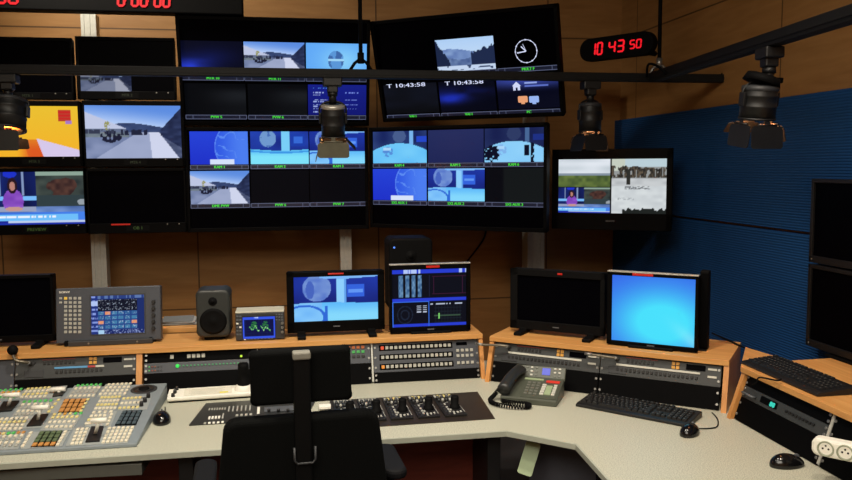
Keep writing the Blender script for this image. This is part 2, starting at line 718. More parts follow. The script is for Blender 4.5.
def pic_valley(u, v):
    c = mixc((206, 226, 246), (174, 206, 244), v)
    if v < 0.62 + 0.08 * math.sin(u * 5 + 0.4):
        c = mixc((96, 122, 178), (132, 160, 206), vn(u * 12, v * 9, 80))
    if v < 0.4 + 0.04 * math.sin(u * 11):
        c = mixc((66, 88, 138), (112, 136, 178), vn(u * 18, v * 14, 81))
    if u < 0.23 and v < 0.95 - 3.2 * u + 0.12 * vn(u * 60, 1, 82):
        c = (26, 38, 68)
    if u > 0.6 and v < 0.5 + 0.5 * (u - 0.6) + 0.1 * vn(u * 50, 2, 83) and v > 0.14:
        c = (30, 42, 74)
    if v < 0.17:
        c = (196, 214, 240) if vn(u * 16, v * 20, 84) > 0.3 else (54, 70, 104)
    return c


def pic_clock(u, v):
    return (3, 3, 6)


def pic_menu(u, v):
    c = mixc((6, 8, 26), (58, 74, 168), sst(0.5, 0.95, v) * (0.55 + 0.45 * math.exp(-((u - 0.5) / 0.5) ** 2)))
    if inbox(u, v, 0.46, 0.66, 0.80, 0.84):
        c = (150, 170, 232)
    if inbox(u, v, 0.46, 0.84, 0.70, 0.74) and v > 0.68 + 0.02 * u:
        c = (96, 116, 204)
    return c


def pic_timer_dark(u, v):
    return mixc((6, 8, 12), (14, 18, 30), sst(0, 0.4, v) * vn(u * 3, v * 4, 90))


def pic_timer_blue(u, v):
    g = math.exp(-((u - 0.18) / 0.3) ** 2 - ((v - 0.42) / 0.16) ** 2) + 0.5 * math.exp(-((u - 0.4) / 0.5) ** 2 - ((v - 0.65) / 0.2) ** 2) * vn(u * 5, v * 6, 91)
    return mixc((4, 6, 20), (26, 44, 168), min(1, g))


def pic_void(u, v):
    return (4, 5, 9)


def pic_greyvoid(u, v):
    return mixc((5, 6, 12), (17, 21, 22), sst(0.28, 0.34, u))


def pic_darkhaze(u, v):
    g = sst(0.1, 0.9, u) * (0.4 + 0.6 * sst(0.2, 0.6, v)) * sst(0.0, 0.3, 0.95 - v)
    return mixc((4, 6, 9), (25, 28, 32), g)


def pic_bars(u, v):
    c = mixc((244, 178, 40), (234, 192, 48), v)
    if v < 0.36 and 0.30 < u < 0.62:
        c = mixc(c, (226, 92, 34), sst(0.30, 0.5, u) * sst(0.36, 0.1, v))
    if v < 0.36:
        l, r = 0.535 + 0.19 * (0.36 - v), 0.535 + (0.36 - v) / 0.50
        if l < u < r:
            c = (214, 200, 234)
        elif u < l and u > l - 0.16 and v < 0.34:
            c = mixc(c, (214, 84, 30), 0.6)
    if inbox(u, v, 0.78, 0.92, 0.70, 0.93):
        c = (200, 36, 34) if int((v - 0.7) * 30) % 2 else (186, 62, 44)
    if inbox(u, v, 0.86, 0.93, 0.65, 0.71):
        c = (168, 120, 196)
    return c


def pic_news(u, v):
    c = mixc((10, 18, 60), (22, 38, 110), vn(u * 8, v * 2, 100))
    if abs(v - 0.5) < 0.035 and u < 0.52:
        c = (120, 186, 250)
    if (abs(u - 0.13) < 0.012 or abs(u - 0.37) < 0.012) and v > 0.55:
        c = (130, 150, 190)
    if ell(u, v, 0.24, 0.96, 0.07, 0.07) < 1:
        c = (30, 50, 200)
    if u > 0.5:
        c = mixc((34, 42, 44), (70, 80, 74), vn(u * 14, v * 10, 101))
        if v > 0.92:
            c = (140, 164, 150)
        if ell(u, v, 0.76, 0.72, 0.17, 0.22) < 0.35 + 0.9 * vn(u * 12, v * 8, 107):
            c = mixc((52, 34, 34), (92, 62, 52), vn(u * 22, v * 16, 102))
        if v < 0.56:
            c = (48, 62, 66)
        if 0.36 < v < 0.48 and vn(u * 12, v * 7, 103) > 0.45:
            c = (150, 160, 168)
    if v < 0.34:
        c = mixc((60, 90, 150), (120, 150, 210), vn(u * 8, v * 8, 104))
        if u < 0.5 and v > 0.25:
            c = (150, 160, 190)
    if ell(u, v, 0.265, 0.44, 0.105, 0.24) < 1 and v > 0.28:
        c = mixc((118, 62, 176), (150, 90, 204), vn(u * 16, v * 12, 105))
    if ell(u, v, 0.262, 0.74, 0.05, 0.15) < 1:
        c = (40, 22, 30)
    if ell(u, v, 0.262, 0.73, 0.028, 0.085) < 1:
        c = (186, 130, 118)
    if ell(u, v, 0.27, 0.3, 0.09, 0.045) < 1:
        c = (196, 150, 140)
    if v < 0.23:
        c = mixc((56, 110, 220), (70, 130, 236), u)
        if v < 0.2 and u < 0.93 and v > 0.05:
            c = (110, 190, 250)
        if 0.13 < v < 0.17 and u < 0.7 and vn(u * 60, 3, 106) > 0.35:
            c = (236, 244, 255)
        if 0.03 < v < 0.08:
            c = (190, 206, 236) if u > 0.2 else (30, 40, 150)
        if v < 0.03:
            c = (30, 50, 170)
    return c


def pic_quadwall(u, v):
    if u < 0.488:
        a = u / 0.488
        if v > 0.49:
            b = (v - 0.49) / 0.51
            c = mixc((196, 206, 214), (226, 232, 240), vn(a * 3, b * 6, 110))
            if b < 0.5:
                c = (132, 146, 160)
            if b < 0.4:
                c = mixc((64, 82, 46), (104, 122, 62), vn(a * 14, b * 8, 111))
            return c
        if v < 0.475:
            return pic_news(a, v / 0.475)
        return (6, 6, 8)
    if u < 0.502:
        return (6, 6, 8)
    a = (u - 0.502) / 0.498
    if v > 0.5:
        b = (v - 0.5) / 0.5
        c = (186, 206, 214) if b > 0.7 else (148, 152, 152)
        if a < 0.25 and b > 0.55:
            c = (196, 204, 190)
        if 0.3 < b < 0.66 + 0.12 * vn(a * 34, 5, 112) - 0.06 * a and vn(a * 44, b * 4, 112) > 0.3:
            c = mixc((24, 26, 28), (120, 104, 84), vn(a * 60, b * 12, 113) * 0.9)
        if inbox(a, b, 0.28, 0.35, 0.06, 0.62 + 0.04 * vn(a * 80, 1, 119)):
            c = (46, 46, 42)
        if b < 0.28:
            c = mixc((176, 180, 184), (206, 210, 212), vn(a * 8, b * 8, 114)) if not inbox(a, b, 0.28, 0.35, 0.06, 0.62 + 0.04 * vn(a * 80, 1, 119)) else c
        return c
    b = v / 0.5
    c = mixc((196, 202, 206), (216, 222, 224), vn(a * 10, b * 8, 115))
    if b > 0.9 and 0.25 < a < 0.7 and vn(a * 40, b * 40, 116) > 0.5:
        c = (120, 124, 128)
    if 0.5 < b < 0.58 and 0.12 < a < 0.42 and vn(a * 60, b * 40, 117) > 0.6:
        c = (170, 176, 180)
    if b < 0.1 + 0.12 * vn(a * 26, 2, 118) and a > 0.2:
        c = (30, 34, 32)
    return c


def pic_desktop(u, v):
    c = mixc((52, 96, 232), (72, 224, 252), min(1, 1.25 * math.exp(-((u - 0.62) / 0.62) ** 2 - ((v - 0.32) / 0.52) ** 2)))
    g = math.exp(-(((u - 0.95) + (v - 0.12)) / 0.12) ** 2) * sst(0.5, 1.0, u) * sst(0.6, 0.0, v)
    return mixc(c, (150, 240, 252), 0.6 * g)


def pic_scope(u, v):
    c = (14, 22, 96)
    if inbox(u, v, 0.04, 0.96, 0.1, 0.88):
        c = (10, 14, 66)
        if (u * 12) % 1 < 0.08 or (v * 8) % 1 < 0.08:
            c = (14, 26, 84)
    else:
        c = (52, 84, 224)
    if v > 0.93 and 0.3 < u < 0.5 and vn(u * 50, 1, 120) > 0.4:
        c = (190, 210, 255)
    for cx in (0.35, 0.70):
        if ell(u, v, cx, 0.62, 0.1, 0.18) < 1 and vn(u * 14, v * 30, 121) > 0.4:
            c = (40, 110, 60)
        t = (u - cx) / 0.16
        if abs(t) < 1 and abs(v - (0.47 + 0.07 * math.sin(t * 5 + 0.5) * vn(u * 20, 1, 123) * 2 - 0.05 * t)) < 0.035:
            c = (160, 220, 150) if vn(u * 40, v * 40, 122) > 0.5 else (60, 150, 76)
    return c


def pic_measure(u, v):
    c = (5, 8, 20)
    if v > 0.93 or abs(v - 0.465) < 0.03 or v < 0.05:
        c = (38, 60, 206)
        if v > 0.93 and (0.12 < u < 0.38 or u > 0.9) and vn(u * 60, 1, 130) > 0.35:
            c = (180, 200, 250)
    if u < 0.5 and v < 0.44 and (u < 0.012 or u > 0.488 or v > 0.425):
        c = (60, 120, 240)
    if 0.52 < v < 0.9:
        for k in range(4):
            x0 = 0.09 + 0.085 * k
            if x0 < u < x0 + 0.055:
                c = mixc((36, 74, 120), (120, 160, 196), vn(u * 80, v * 22, 131))
        if abs(u - 0.5) < 0.006:
            c = (30, 34, 60)
        if u > 0.54 and (abs(v - 0.87) < 0.008 or abs(v - 0.56) < 0.008 or abs(u - 0.56) < 0.005 or abs(u - 0.95) < 0.005) and 0.555 < v < 0.88:
            c = (60, 20, 50)
    if v < 0.42 and u < 0.49:
        e = ell(u, v, 0.17, 0.21, 0.1, 0.15)
        if abs(e - 1) < 0.12 or abs(e - 0.3) < 0.08:
            c = (24, 34, 52)
        if (0.33 < u < 0.39 or 0.41 < u < 0.46) and 0.24 < v < 0.36 and (v * 28) % 1 < 0.42:
            c = (190, 200, 220)
    if v < 0.42 and u > 0.51:
        if 0.06 < v < 0.36 and 0.56 < u < 0.94 and ((u * 24) % 1 < 0.14 or (v * 16) % 1 < 0.14):
            c = (22, 30, 40)
        if abs(v - 0.18) < 0.008 and 0.56 < u < 0.92:
            c = (54, 80, 60)
        if abs(u - 0.63) < 0.01 and 0.12 < v < 0.22:
            c = (130, 220, 110)
        if 0.37 < v < 0.4 and vn(u * 50, 2, 133) > 0.5:
            c = (180, 190, 210)
    return c


def pic_touch(u, v):
    c = (26, 44, 104)
    if u < 0.12:
        c = (30, 50, 124)
        if 0.74 < v < 0.86:
            c = (176, 196, 240)
        elif (v * 9) % 1 > 0.55 and vn(u * 60, v * 9, 140) > 0.5:
            c = (130, 150, 220)
    elif u < 0.87 and 0.12 < v < 0.9:
        a = (u - 0.12) / 0.75 * 6
        b = (v - 0.12) / 0.78 * 6.5
        i, j = int(a), int(b)
        fa, fb = a - i, b - j
        c = (14, 18, 34) if v > 0.6 else (34, 66, 132)
        if 0.1 < fa < 0.9 and 0.15 < fb < 0.85:
            if v < 0.6:
                c = mixc((48, 96, 150), (70, 130, 170), hsh(i, j))
                if (i, j) in ((1, 3), (0, 0), (5, 0), (0, 1), (5, 1)) and not ((i, j) in ((0, 0), (5, 0))):
                    c = (226, 146, 104)
            elif vn(u * 60, v * 60, 141) > 0.74:
                c = (110, 116, 132)
            if vn(u * 70, v * 50, 142) > 0.82:
                c = (170, 186, 210)
    elif v > 0.92:
        c = (40, 62, 126) if vn(u * 30, 1, 143) > 0.35 else (90, 116, 170)
    elif v < 0.1:
        c = (26, 40, 100)
        if 0.13 < u < 0.24:
            c = (166, 204, 236)
        elif vn(u * 60, v * 40, 144) > 0.66:
            c = (130, 146, 196)
    return c


def picture(name, x0, x1, z0, z1, fn, parent, y=0.0, n=48, nv=None, gain=1.0, label=None):
    w, h = x1 - x0, z1 - z0
    nv = nv or max(6, int(n * h / w + 0.5))
    vs, fs = [], []
    for j in range(nv + 1):
        for i in range(n + 1):
            vs.append((x0 + w * i / n, y, z0 + h * j / nv))
    for j in range(nv):
        for i in range(n):
            a = j * (n + 1) + i
            fs.append((a, a + 1, a + n + 2, a + n + 1))
    me = bpy.data.meshes.new(name)
    me.from_pydata(vs, [], fs)
    at = me.color_attributes.new('pixel', 'FLOAT_COLOR', 'POINT')
    k = 0
    for j in range(nv + 1):
        for i in range(n + 1):
            c = lin(tuple(min(255, max(0, q * gain)) for q in fn(i / n, j / nv)))
            at.data[k].color = (*c, 1)
            k += 1
    return part(name, me, PIX, parent, label=label)

# ================================================================== THE ROOM
YAW = 10.0
ZD, ZB, ZT = 0.74, 0.914, 0.936          # desk top, underside and top of the console boards
H_CEIL = 3.3


def sub(fr, x=0, y=0, z=0, yaw=0, tilt=0, roll=0):
    n = Frame((0, 0, 0))
    n.M = fr.M @ Matrix.Translation((x, y, z)) @ Matrix.Rotation(R_(yaw), 4, 'Z') @ Matrix.Rotation(R_(tilt), 4, 'X') @ Matrix.Rotation(R_(roll), 4, 'Y')
    n.I = n.M.inverted()
    n.Q = n.I.to_3x3()
    return n


VW = Frame(D(278, 178, 4.55), YAW)       # front plane of the monitor wall
_o = VW.w(0, 0.5, 0)
BW = Frame((_o.x, _o.y, 0), YAW)         # face of the back wall, z = 0 at the floor
XC = BW.f(620, 127)[0]
_c = BW.w(XC, 0, 0)
RW = Frame((_c.x, _c.y, 0), YAW - 90)    # face of the right wall, x runs from the corner to the camera side
XL, YF = -3.0, -7.4

seam_z = BW.f(100, 29)[1]
seam_x = BW.f(378, 240)[0]
seam_w = abs(BW.f(378, 240)[0] - BW.f(197, 240)[0])
seam_h = abs(BW.f(430, 301)[1] - BW.f(430, 36)[1])
VENEER = wood('wall_veneer_panels', (146, 104, 58), (166, 122, 72), 0.5, stretch=(1.0, 8, 8), seams=(seam_w, seam_h, seam_x, seam_z), spec=0.3)
VENEER_R = wood('side_wall_veneer_panels', (146, 104, 58), (166, 122, 72), 0.5, stretch=(1.0, 8, 8), seams=(RW.f(781, 30)[0] - RW.f(637, 20)[0], seam_h, RW.f(637, 20)[0], seam_z), spec=0.3)
PLASTER = mat('dark_ceiling_paint', (60, 58, 56), 0.9, noise=0.05)
CARPET = mat('dark_grey_carpet', (38, 38, 42), 0.95, noise=0.3, nscale=200, bump=0.4)

struct('wall_back', MB().box(((XL + XC) / 2, 0.06, H_CEIL / 2), (XC - XL, 0.12, H_CEIL)), VENEER, BW)
struct('wall_right', MB().box((-YF / 2, 0.06, H_CEIL / 2), (-YF, 0.12, H_CEIL)), VENEER_R, RW)
struct('wall_left', MB().box((XL - 0.06, YF / 2, H_CEIL / 2), (0.12, -YF, H_CEIL)), VENEER, BW)
struct('wall_front', MB().box(((XL + XC) / 2, YF - 0.06, H_CEIL / 2), (XC - XL, 0.12, H_CEIL)), VENEER, BW)
struct('floor', MB().box(((XL + XC) / 2, YF / 2, -0.05), (XC - XL + 0.24, -YF + 0.24, 0.1)), CARPET, BW)
struct('ceiling', MB().box(((XL + XC) / 2, YF / 2, H_CEIL + 0.05), (XC - XL + 0.24, -YF + 0.24, 0.1)), PLASTER, BW)
# blue acoustic cladding of the right wall, two courses with a joint
zt = RW.f(720, 107)[1]
zj = RW.f(740, 224)[1]
struct('trim_1', MB().box((2.5, -0.02, (zt + zj + 0.006) / 2), (5.0, 0.04, zt - zj - 0.006), 0.004), BLUEP, RW)
struct('trim_2', MB().box((2.5, -0.02, (zj - 0.006 + 0.02) / 2), (5.0, 0.04, zj - 0.026), 0.004), BLUEP, RW)

# ================================================================== MONITORS
CAP_G = glow((66, 210, 60))
CAP_DIM = glow((58, 84, 34), 0.6)
LINE_B = glow((92, 100, 130), 0.8)
BAR_B = glow((14, 22, 46), 0.8)
TXTW = glow((214, 220, 250))


def screen_shell(t, w, h, depth, bz, lowrear=True, frame_mat=MONBLK, screen_mat=SCREEN_OFF):
    """housing, bezel ring and glass; the origin is the centre of the front"""
    l, r, top, b = bz
    mb = MB()
    mb.box((0, depth * 0.30, 0), (w - 0.004, depth * 0.48, h - 0.004), 0.006)
    if lowrear:
        mb.box((0, depth * 0.75, -h * 0.05), (w * 0.7, depth * 0.5, h * 0.6), 0.01)
    hs = part('housing', mb, frame_mat, t)
    mb = MB()
    e = 0.002
    mb.box((-w / 2 + l / 2, 0, 0), (l, 0.03, h), e)
    mb.box((w / 2 - r / 2, 0, 0), (r, 0.03, h), e)
    mb.box((0, 0, h / 2 - top / 2), (w, 0.03, top), e)
    mb.box((0, 0, -h / 2 + b / 2), (w, 0.03, b), e)
    part('bezel', mb, frame_mat, t)
    sw, sh = w - l - r, h - top - b
    mb = MB().box(((l - r) / 2, -0.002, (b - top) / 2), (sw + 0.004, 0.006, sh + 0.004))
    s = part('screen', mb, screen_mat, t)
    return (-w / 2 + l, w / 2 - r, -h / 2 + b, h / 2 - top)


def fit(fr, tl, tr, bl, br):
    """centre the frame on four corners seen at pixels -> frame, width, height"""
    q = [fr.f(*p) for p in (tl, tr, bl, br)]
    x0, x1 = (q[0][0] + q[2][0]) / 2, (q[1][0] + q[3][0]) / 2
    z1, z0 = (q[0][1] + q[1][1]) / 2, (q[2][1] + q[3][1]) / 2
    n = sub(fr, (x0 + x1) / 2, 0, (z0 + z1) / 2)
    return n, x1 - x0, z1 - z0


def caption_bar(parent, x0, x1, zc, h, txt, cap=CAP_G):
    mb = MB()
    y = -0.0062
    mb.box(((x0 + x1) / 2, y, zc), (x1 - x0, 0.001, h), m=0)
    lw = 0.0035
    for zz in (zc + h / 2, zc - h / 2):
        mb.box(((x0 + x1) / 2, y - 0.0006, zz), (x1 - x0, 0.001, lw), m=1)
    q = (x1 - x0) * 0.115
    for xx in (x0, x0 + q, x1 - q, x1):
        mb.box((xx, y - 0.0006, zc), (lw, 0.001, h), m=1)
    put_text(mb, txt, h * 1.0, (x0 + x1) / 2, zc, y - 0.0014, 2, bold=0.0012)
    return part('caption_strip', mb, [BAR_B, LINE_B, cap], parent)


def multiviewer(label, fr, w, h, rows, tint=SCREEN_OFF):
    """rows: (ztop, zbot, zcap or None, [(x0, x1, picture, caption)])"""
    t = thing('wall_mounted_monitor', label, 'monitor', fr, 'monitors on the monitor wall')
    screen_shell(t, w, h, 0.09, (0.018, 0.018, 0.018, 0.022), screen_mat=SCREEN_OFF)
    part('wall_bracket', MB().box((0, 0.105, 0), (0.4, 0.05, 0.2), 0.004), MATTE, t)
    for z1, z0, zc, tiles in rows:
        for x0, x1, fn, cap in tiles:
            if fn:
                tile = picture('picture_tile', x0, x1, z0, z1, fn, t, -0.0056, 84)
            else:
                tile = part('picture_tile', MB().box(((x0 + x1) / 2, -0.0056, (z0 + z1) / 2), (x1 - x0, 0.001, z1 - z0)), SCREEN_OFF, t)
            if cap:
                caption_bar(tile, x0, x1, zc, 0.021, cap)
    return t


def tiles_px(fr, xs, y1, y0, fns, caps, fcen=True):
    """tile edges read from the picture in the frame's own plane"""
    out = []
    zs1, zs0 = [], []
    for (a, b), fn, cp in zip(xs, fns, caps):
        x0, x1 = fr.f(a, (y1 + y0) / 2)[0], fr.f(b, (y1 + y0) / 2)[0]
        out.append((x0, x1, fn, cp))
    xm = (xs[0][0] + xs[-1][1]) / 2
    return fr.f(xm, y1)[1], fr.f(xm, y0)[1], out


# --- middle column, lower
fr, w, h = fit(VW, (186, 128), (368, 127), (186, 232), (368, 229))
r1 = tiles_px(fr, [(190, 248), (250.5, 308.5), (309.5, 366)], 131.5, 164, [pic_globewall, pic_studio, pic_studio_close], ['KAM 1', 'KAM 2', 'KAM 3'])
r2 = tiles_px(fr, [(190.5, 249.5), (251, 309), (310, 366)], 170.5, 203, [pic_street, pic_void, pic_void], ['DME PVW', 'PVW 6', 'PVW 7'])
multiviewer('wide wall monitor with blue studio pictures captioned KAM 1 to KAM 3', fr, w, h,
            [(r1[0], r1[1], fr.f(278, 166.7)[1], r1[2]), (r2[0], r2[1], fr.f(278, 205)[1], r2[2])])
# --- middle column, upper (leans forward)
_x, _z = VW.f(277, 125.5)
frm = sub(VW, _x, 0, _z, tilt=15)
fr, w, h = fit(frm, (174, 15.5), (369, 19.5), (183.5, 126), (370, 124.5))
MBT = fr
r1 = tiles_px(fr, [(180.5, 243), (244, 304.5), (306, 366.5)], 42, 72, [pic_bluesmoke, pic_street, pic_globe], ['MTR 10', 'MTR 11', ' '])
r2 = tiles_px(fr, [(185, 246), (248, 307), (308, 366)], 84, 114.5, [pic_darkhaze, pic_darkhaze, pic_list], ['PVW 5', 'PVW 6', ' '])
multiviewer('wide wall monitor leaning forward with pale globe picture beside captions MTR 10 and 11', fr, w, h,
            [(r1[0], r1[1], fr.f(274, 78.7)[1], r1[2]), (r2[0], r2[1], fr.f(276, 117)[1], r2[2])])
# --- right column, lower (turned in)
CY = -26
_x, _z = VW.f(370.5, 178)
frm = sub(VW, _x + 0.004, 0, _z, yaw=CY - YAW)
fr, w, h = fit(frm, (370.5, 127.5), (547.5, 122.5), (371, 229.5), (547.5, 230))
r1 = tiles_px(fr, [(373.5, 427), (428.5, 484), (485, 544.5)], 129.5, 162.5, [pic_table, pic_navy, pic_desk_cameras], ['KAM 4', 'KAM 5', 'KAM 6'])
r2 = tiles_px(fr, [(373.5, 427), (428.5, 485), (486, 544.5)], 168.5, 201, [pic_globewall, pic_studio_close, pic_greyvoid], ['SXS AUX 1', 'SXS AUX 2', 'SXS AUX 3'])
multiviewer('wide wall monitor showing KAM 4, 5, 6 above SXS AUX pictures', fr, w, h,
            [(r1[0], r1[1], fr.f(459, 165)[1], r1[2]), (r2[0], r2[1], fr.f(459, 203.7)[1], r2[2])])
# --- right column, upper (turned in and leaning forward)
_x, _z = VW.f(384, 121)
frm = sub(VW, _x, 0.0, _z, yaw=CY - YAW, tilt=15)
fr, w, h = fit(frm, (370.5, 20), (562, 4.5), (384, 122), (560, 115.5))
r1 = tiles_px(fr, [(379, 434.5), (436.5, 495), (497, 559)], 37.5, 70.5, [None, pic_valley, None], [None, ' ', 'MULT F'])
r2 = tiles_px(fr, [(385, 438), (440, 496), (498, 559.5)], 80, 110.5, [pic_timer_dark, pic_timer_blue, pic_menu], ['VAL1', 'VAL1', 'PC'])
CT = multiviewer('wide wall monitor leaning forward with snowy valley picture, white clock face and two timers', fr, w, h,
                 [(r1[0], r1[1], fr.f(468, 72.5)[1], r1[2]), (r2[0], r2[1], fr.f(470, 114)[1], r2[2])])
for (a, b), py in (((387.5, 426), 86.3), ((445.5, 484), 83.6)):
    mb = MB()
    x0, z = fr.f(a, py)
    x1, _ = fr.f(b, py)
    put_text(mb, 'T 10:43:58', 0.03, (x0 + x1) / 2, z, -0.0075, 0, width=x1 - x0, bold=0.0008)
    part('readout', mb, TXTW, CT)
cx, cz = fr.f(526.5, 51)
mb = MB()
rad = 0.058
for k in range(48):
    a = 2 * math.pi * k / 48
    mb.box((cx + rad * math.cos(a), -0.0075, cz + rad * math.sin(a)), (0.0075, 0.001, 0.003 if k % 4 else 0.006), rot=(0, -math.degrees(a) + 90, 0))
for ang, ln in ((135, 0.036), (187, 0.05), (112, 0.04)):
    a = R_(ang)
    mb.box((cx + ln / 2 * math.cos(a), -0.0078, cz + ln / 2 * math.sin(a)), (ln, 0.001, 0.0055 if ang != 112 else 0.002), rot=(0, -ang, 0))
part('clock_face', mb, TXTW, CT)
mb = MB()
hx, hz = fr.f(517, 86.5)
s = 0.019
mb.prism([(hx - s, hz - s), (hx - s, hz + .2 * s), (hx - 1.3 * s, hz + .2 * s), (hx, hz + 1.4 * s), (hx + 1.3 * s, hz + .2 * s), (hx + s, hz + .2 * s), (hx + s, hz - s), (hx + .3 * s, hz - s), (hx + .3 * s, hz - .2 * s), (hx - .3 * s, hz - .2 * s), (hx - .3 * s, hz - s)], -0.0085, -0.0075, 'y')
part('home_icon', mb, glow((206, 214, 246)), CT)
for px, c in ((523.3, (232, 160, 116)), (534.5, (150, 180, 240))):
    x, z = fr.f(px, 99)
    part('screen_icon', MB().rprism(0.053, 0.034, 0.006, -0.0085, -0.0075, 'y', (x, z)).box((x, -0.008, z - 0.021), (0.02, 0.001, 0.008)), glow(c), CT)

# --- left bank: small monitors in three rows of two
smalls = [
    (-19, 74.2, 37.5, 100, -18, 72.0, 41, 93, None, 'MTR 1', 'small black wall monitor in the top row at the left edge, dark picture', None),
    (77.0, 176, 37.5, 100, 80.5, 174, 41, 92, 'low', 'MTR 2', 'small wall monitor in the top row with only a strip of street picture lit', None),
    (-15, 83.0, 101, 167, -13, 80.0, 106, 157, pic_bars, 'MTR 3', 'small wall monitor showing a yellow and orange picture', None),
    (84.0, 185.5, 101, 167, 86, 182, 105.5, 158.5, pic_street, 'MTR 4', 'small wall monitor filled with the street picture beside the yellow one', None),
    (-14, 86.8, 168, 234.5, -12, 85.5, 171.5, 224.5, pic_news, 'PREVIEW', 'small wall monitor showing a newsreader in purple at a desk', None),
    (87.8, 187.0, 168, 233, 90, 185, 171, 223, None, 'OB 1', 'small dark wall monitor with red tally strip, right of the newsreader picture', 1),
]
for a, b, y1, y0, sa, sb, s1, s0, fn, cap, lab, tal in smalls:
    yc = (y1 + y0) / 2
    x0, x1 = VW.f(a, yc)[0], VW.f(b, yc)[0]
    z1, z0 = VW.f((a + b) / 2, y1)[1], VW.f((a + b) / 2, y0)[1]
    sx0, sx1 = VW.f(sa, yc)[0], VW.f(sb, yc)[0]
    sz1, sz0 = VW.f((a + b) / 2, s1)[1], VW.f((a + b) / 2, s0)[1]
    mf = sub(VW, (x0 + x1) / 2, -0.012, (z0 + z1) / 2)
    t = thing('wall_mounted_monitor', lab, 'monitor', mf, 'small monitors at the left of the monitor wall')
    w, h = x1 - x0 - 0.003, z1 - z0 - 0.003
    cx, cz = (x0 + x1) / 2, (z0 + z1) / 2
    S = screen_shell(t, w, h, 0.1, (sx0 - x0, x1 - sx1, z1 - sz1, sz0 - z0))
    part('wall_bracket', MB().box((0, 0.11, 0), (0.2, 0.06, 0.2), 0.004), MATTE, t)
    X0, X1, Z0, Z1 = S
    if fn == 'low':
        picture('picture', X0, X0 + (X1 - X0) * 0.54, Z0, Z0 + (Z1 - Z0) * 0.40, lambda u, v: pic_street(u, v * 0.8), t, -0.0056, 48, gain=0.75)
    elif fn:
        picture('picture', X0, X1, Z0, Z1, fn, t, -0.0056, 130)
    bz = -h / 2 + (sz0 - z0) / 2
    big = cap in ('PREVIEW', 'OB 1')
    part('caption_plate', MB().box((0.0, -0.0155, bz), (0.12, 0.001, 0.03)), MATTE, t)
    mb = MB()
    put_text(mb, cap, 0.024 if big else 0.02, 0.0, bz, -0.0165, 0, bold=0.0005)
    part('caption', mb, CAP_DIM if big else glow((36, 48, 26), 0.6), t)
    mb = MB()
    for dx in (0.30, 0.42):
        mb.cyl((w * dx, -0.014, -h / 2 + (sz0 - z0) * 0.85), (w * dx, -0.018, -h / 2 + (sz0 - z0) * 0.85), 0.0035, seg=10)
    part('front_knobs', mb, STEEL, t)
    if tal:
        part('tally_light', MB().box((-0.12 + 0.03, -0.0155, Z0 - 0.006), (0.10, 0.004, 0.008)), TALLYRED, t)

# --- separate monitor right of the wall, on a post arm
frm = Frame(D(612, 190, 4.42), -22)
fr, w, h = fit(frm, (552.5, 149.5), (672.5, 148), (552.5, 230.5), (672.5, 229))
t = thing('wall_mounted_monitor', 'separate monitor right of the monitor wall showing four pictures, field and crowd', 'monitor', fr, 'monitors on the monitor wall')
sx0, sz1 = fr.f(559, 159.5)
sx1, sz0 = fr.f(666, 214)
S = screen_shell(t, w, h, 0.09, (sx0 + w / 2, w / 2 - sx1, h / 2 - sz1, sz0 + h / 2))
picture('picture', *S, pic_quadwall, t, -0.0056, 140)
part('maker_badge', MB().box((0, -0.016, -h / 2 + 0.05), (0.05, 0.001, 0.008)), DKGREY, t)
part('wall_bracket', MB().cyl((0, 0.05, 0), (0, 0.40, 0), 0.02).box((0, 0.09, 0), (0.2, 0.02, 0.2), 0.004), MATTE, t)

# --- mounting posts behind the wall
for (pa, pb, py, top, lab) in ((91, 107, 262, (88, 14), 'aluminium profile post at the left end of the monitor wall, top lit'),
                               (340, 352, 250, (340, 60), 'aluminium profile post between the two middle wall monitors'),
                               (527, 545, 250, (545, 60), 'aluminium profile post under the right end of the KAM 4 monitor')):
    fpost = sub(VW, 0, 0.20 if pa > 400 else 0.16, 0)
    x0, x1 = fpost.f(pa, py)[0], fpost.f(pb, py)[0]
    ztop = fpost.w(0, 0, fpost.f(*top)[1]).z
    o = fpost.w((x0 + x1) / 2, 0, 0)
    pf = Frame((o.x, o.y, 0), YAW)
    w = x1 - x0
    t = thing('mounting_post', lab, 'post', pf, 'posts behind the monitor wall')
    mb = MB()
    mb.box((0, w / 2, ztop / 2 + 0.006), (w * 0.8, w * 0.9, ztop - 0.012))
    for dx in (-0.36, 0, 0.36):
        mb.box((dx * w, w / 2, ztop / 2 + 0.006), (w * 0.22, w, ztop - 0.012), 0.002)
    part('profile', mb, ALU, t)
    part('foot_plate', MB().box((0, w / 2, 0.006), (w * 2, w * 2, 0.012), 0.002), DKGREY, t)

# ================================================================== CLOCKS
RED = glow((250, 26, 40))
RED.node_tree.nodes['Principled BSDF'].inputs['Emission Strength'].default_value = 1.0
tf = Frame(D(243, 14, 4.25), YAW)
tw, th = 1.75, 0.17
t = thing('countdown_display', 'wide black countdown display with red digits 0:00:00 hung at the top left', 'display', tf)
part('case', MB().box((-tw / 2, 0.05, th / 2 - 0.004), (tw, 0.1, th), 0.006), MATTE, t)
x1, z1 = tf.f(172, 7)
x0, _ = tf.f(118, 7)
mb = MB()
dw = (x1 - x0)
cell = dw / 6.1
xx = x0
for ch in '0:00:00':
    if ch == ':':
        seven(mb, ch, xx - 0.02, z1, 0.02, 0.09, 0.011, -0.004, 0.0)
        xx += cell * 0.55
    else:
        seven(mb, ch, xx, z1, cell * 0.68, 0.09, 0.012, -0.004, 0.0)
        xx += cell
part('digits', mb, RED, t)
mb = MB()
x1, z1 = tf.f(20, 3.5)
for k, ch in enumerate('104350'):
    q = 5 - k
    seven(mb, ch, x1 - 0.052 - q * 0.058 - (q // 2) * 0.03, z1, 0.04, 0.09, 0.012, -0.004, 0.0)
part('digits', mb, RED, t)
mb = MB()
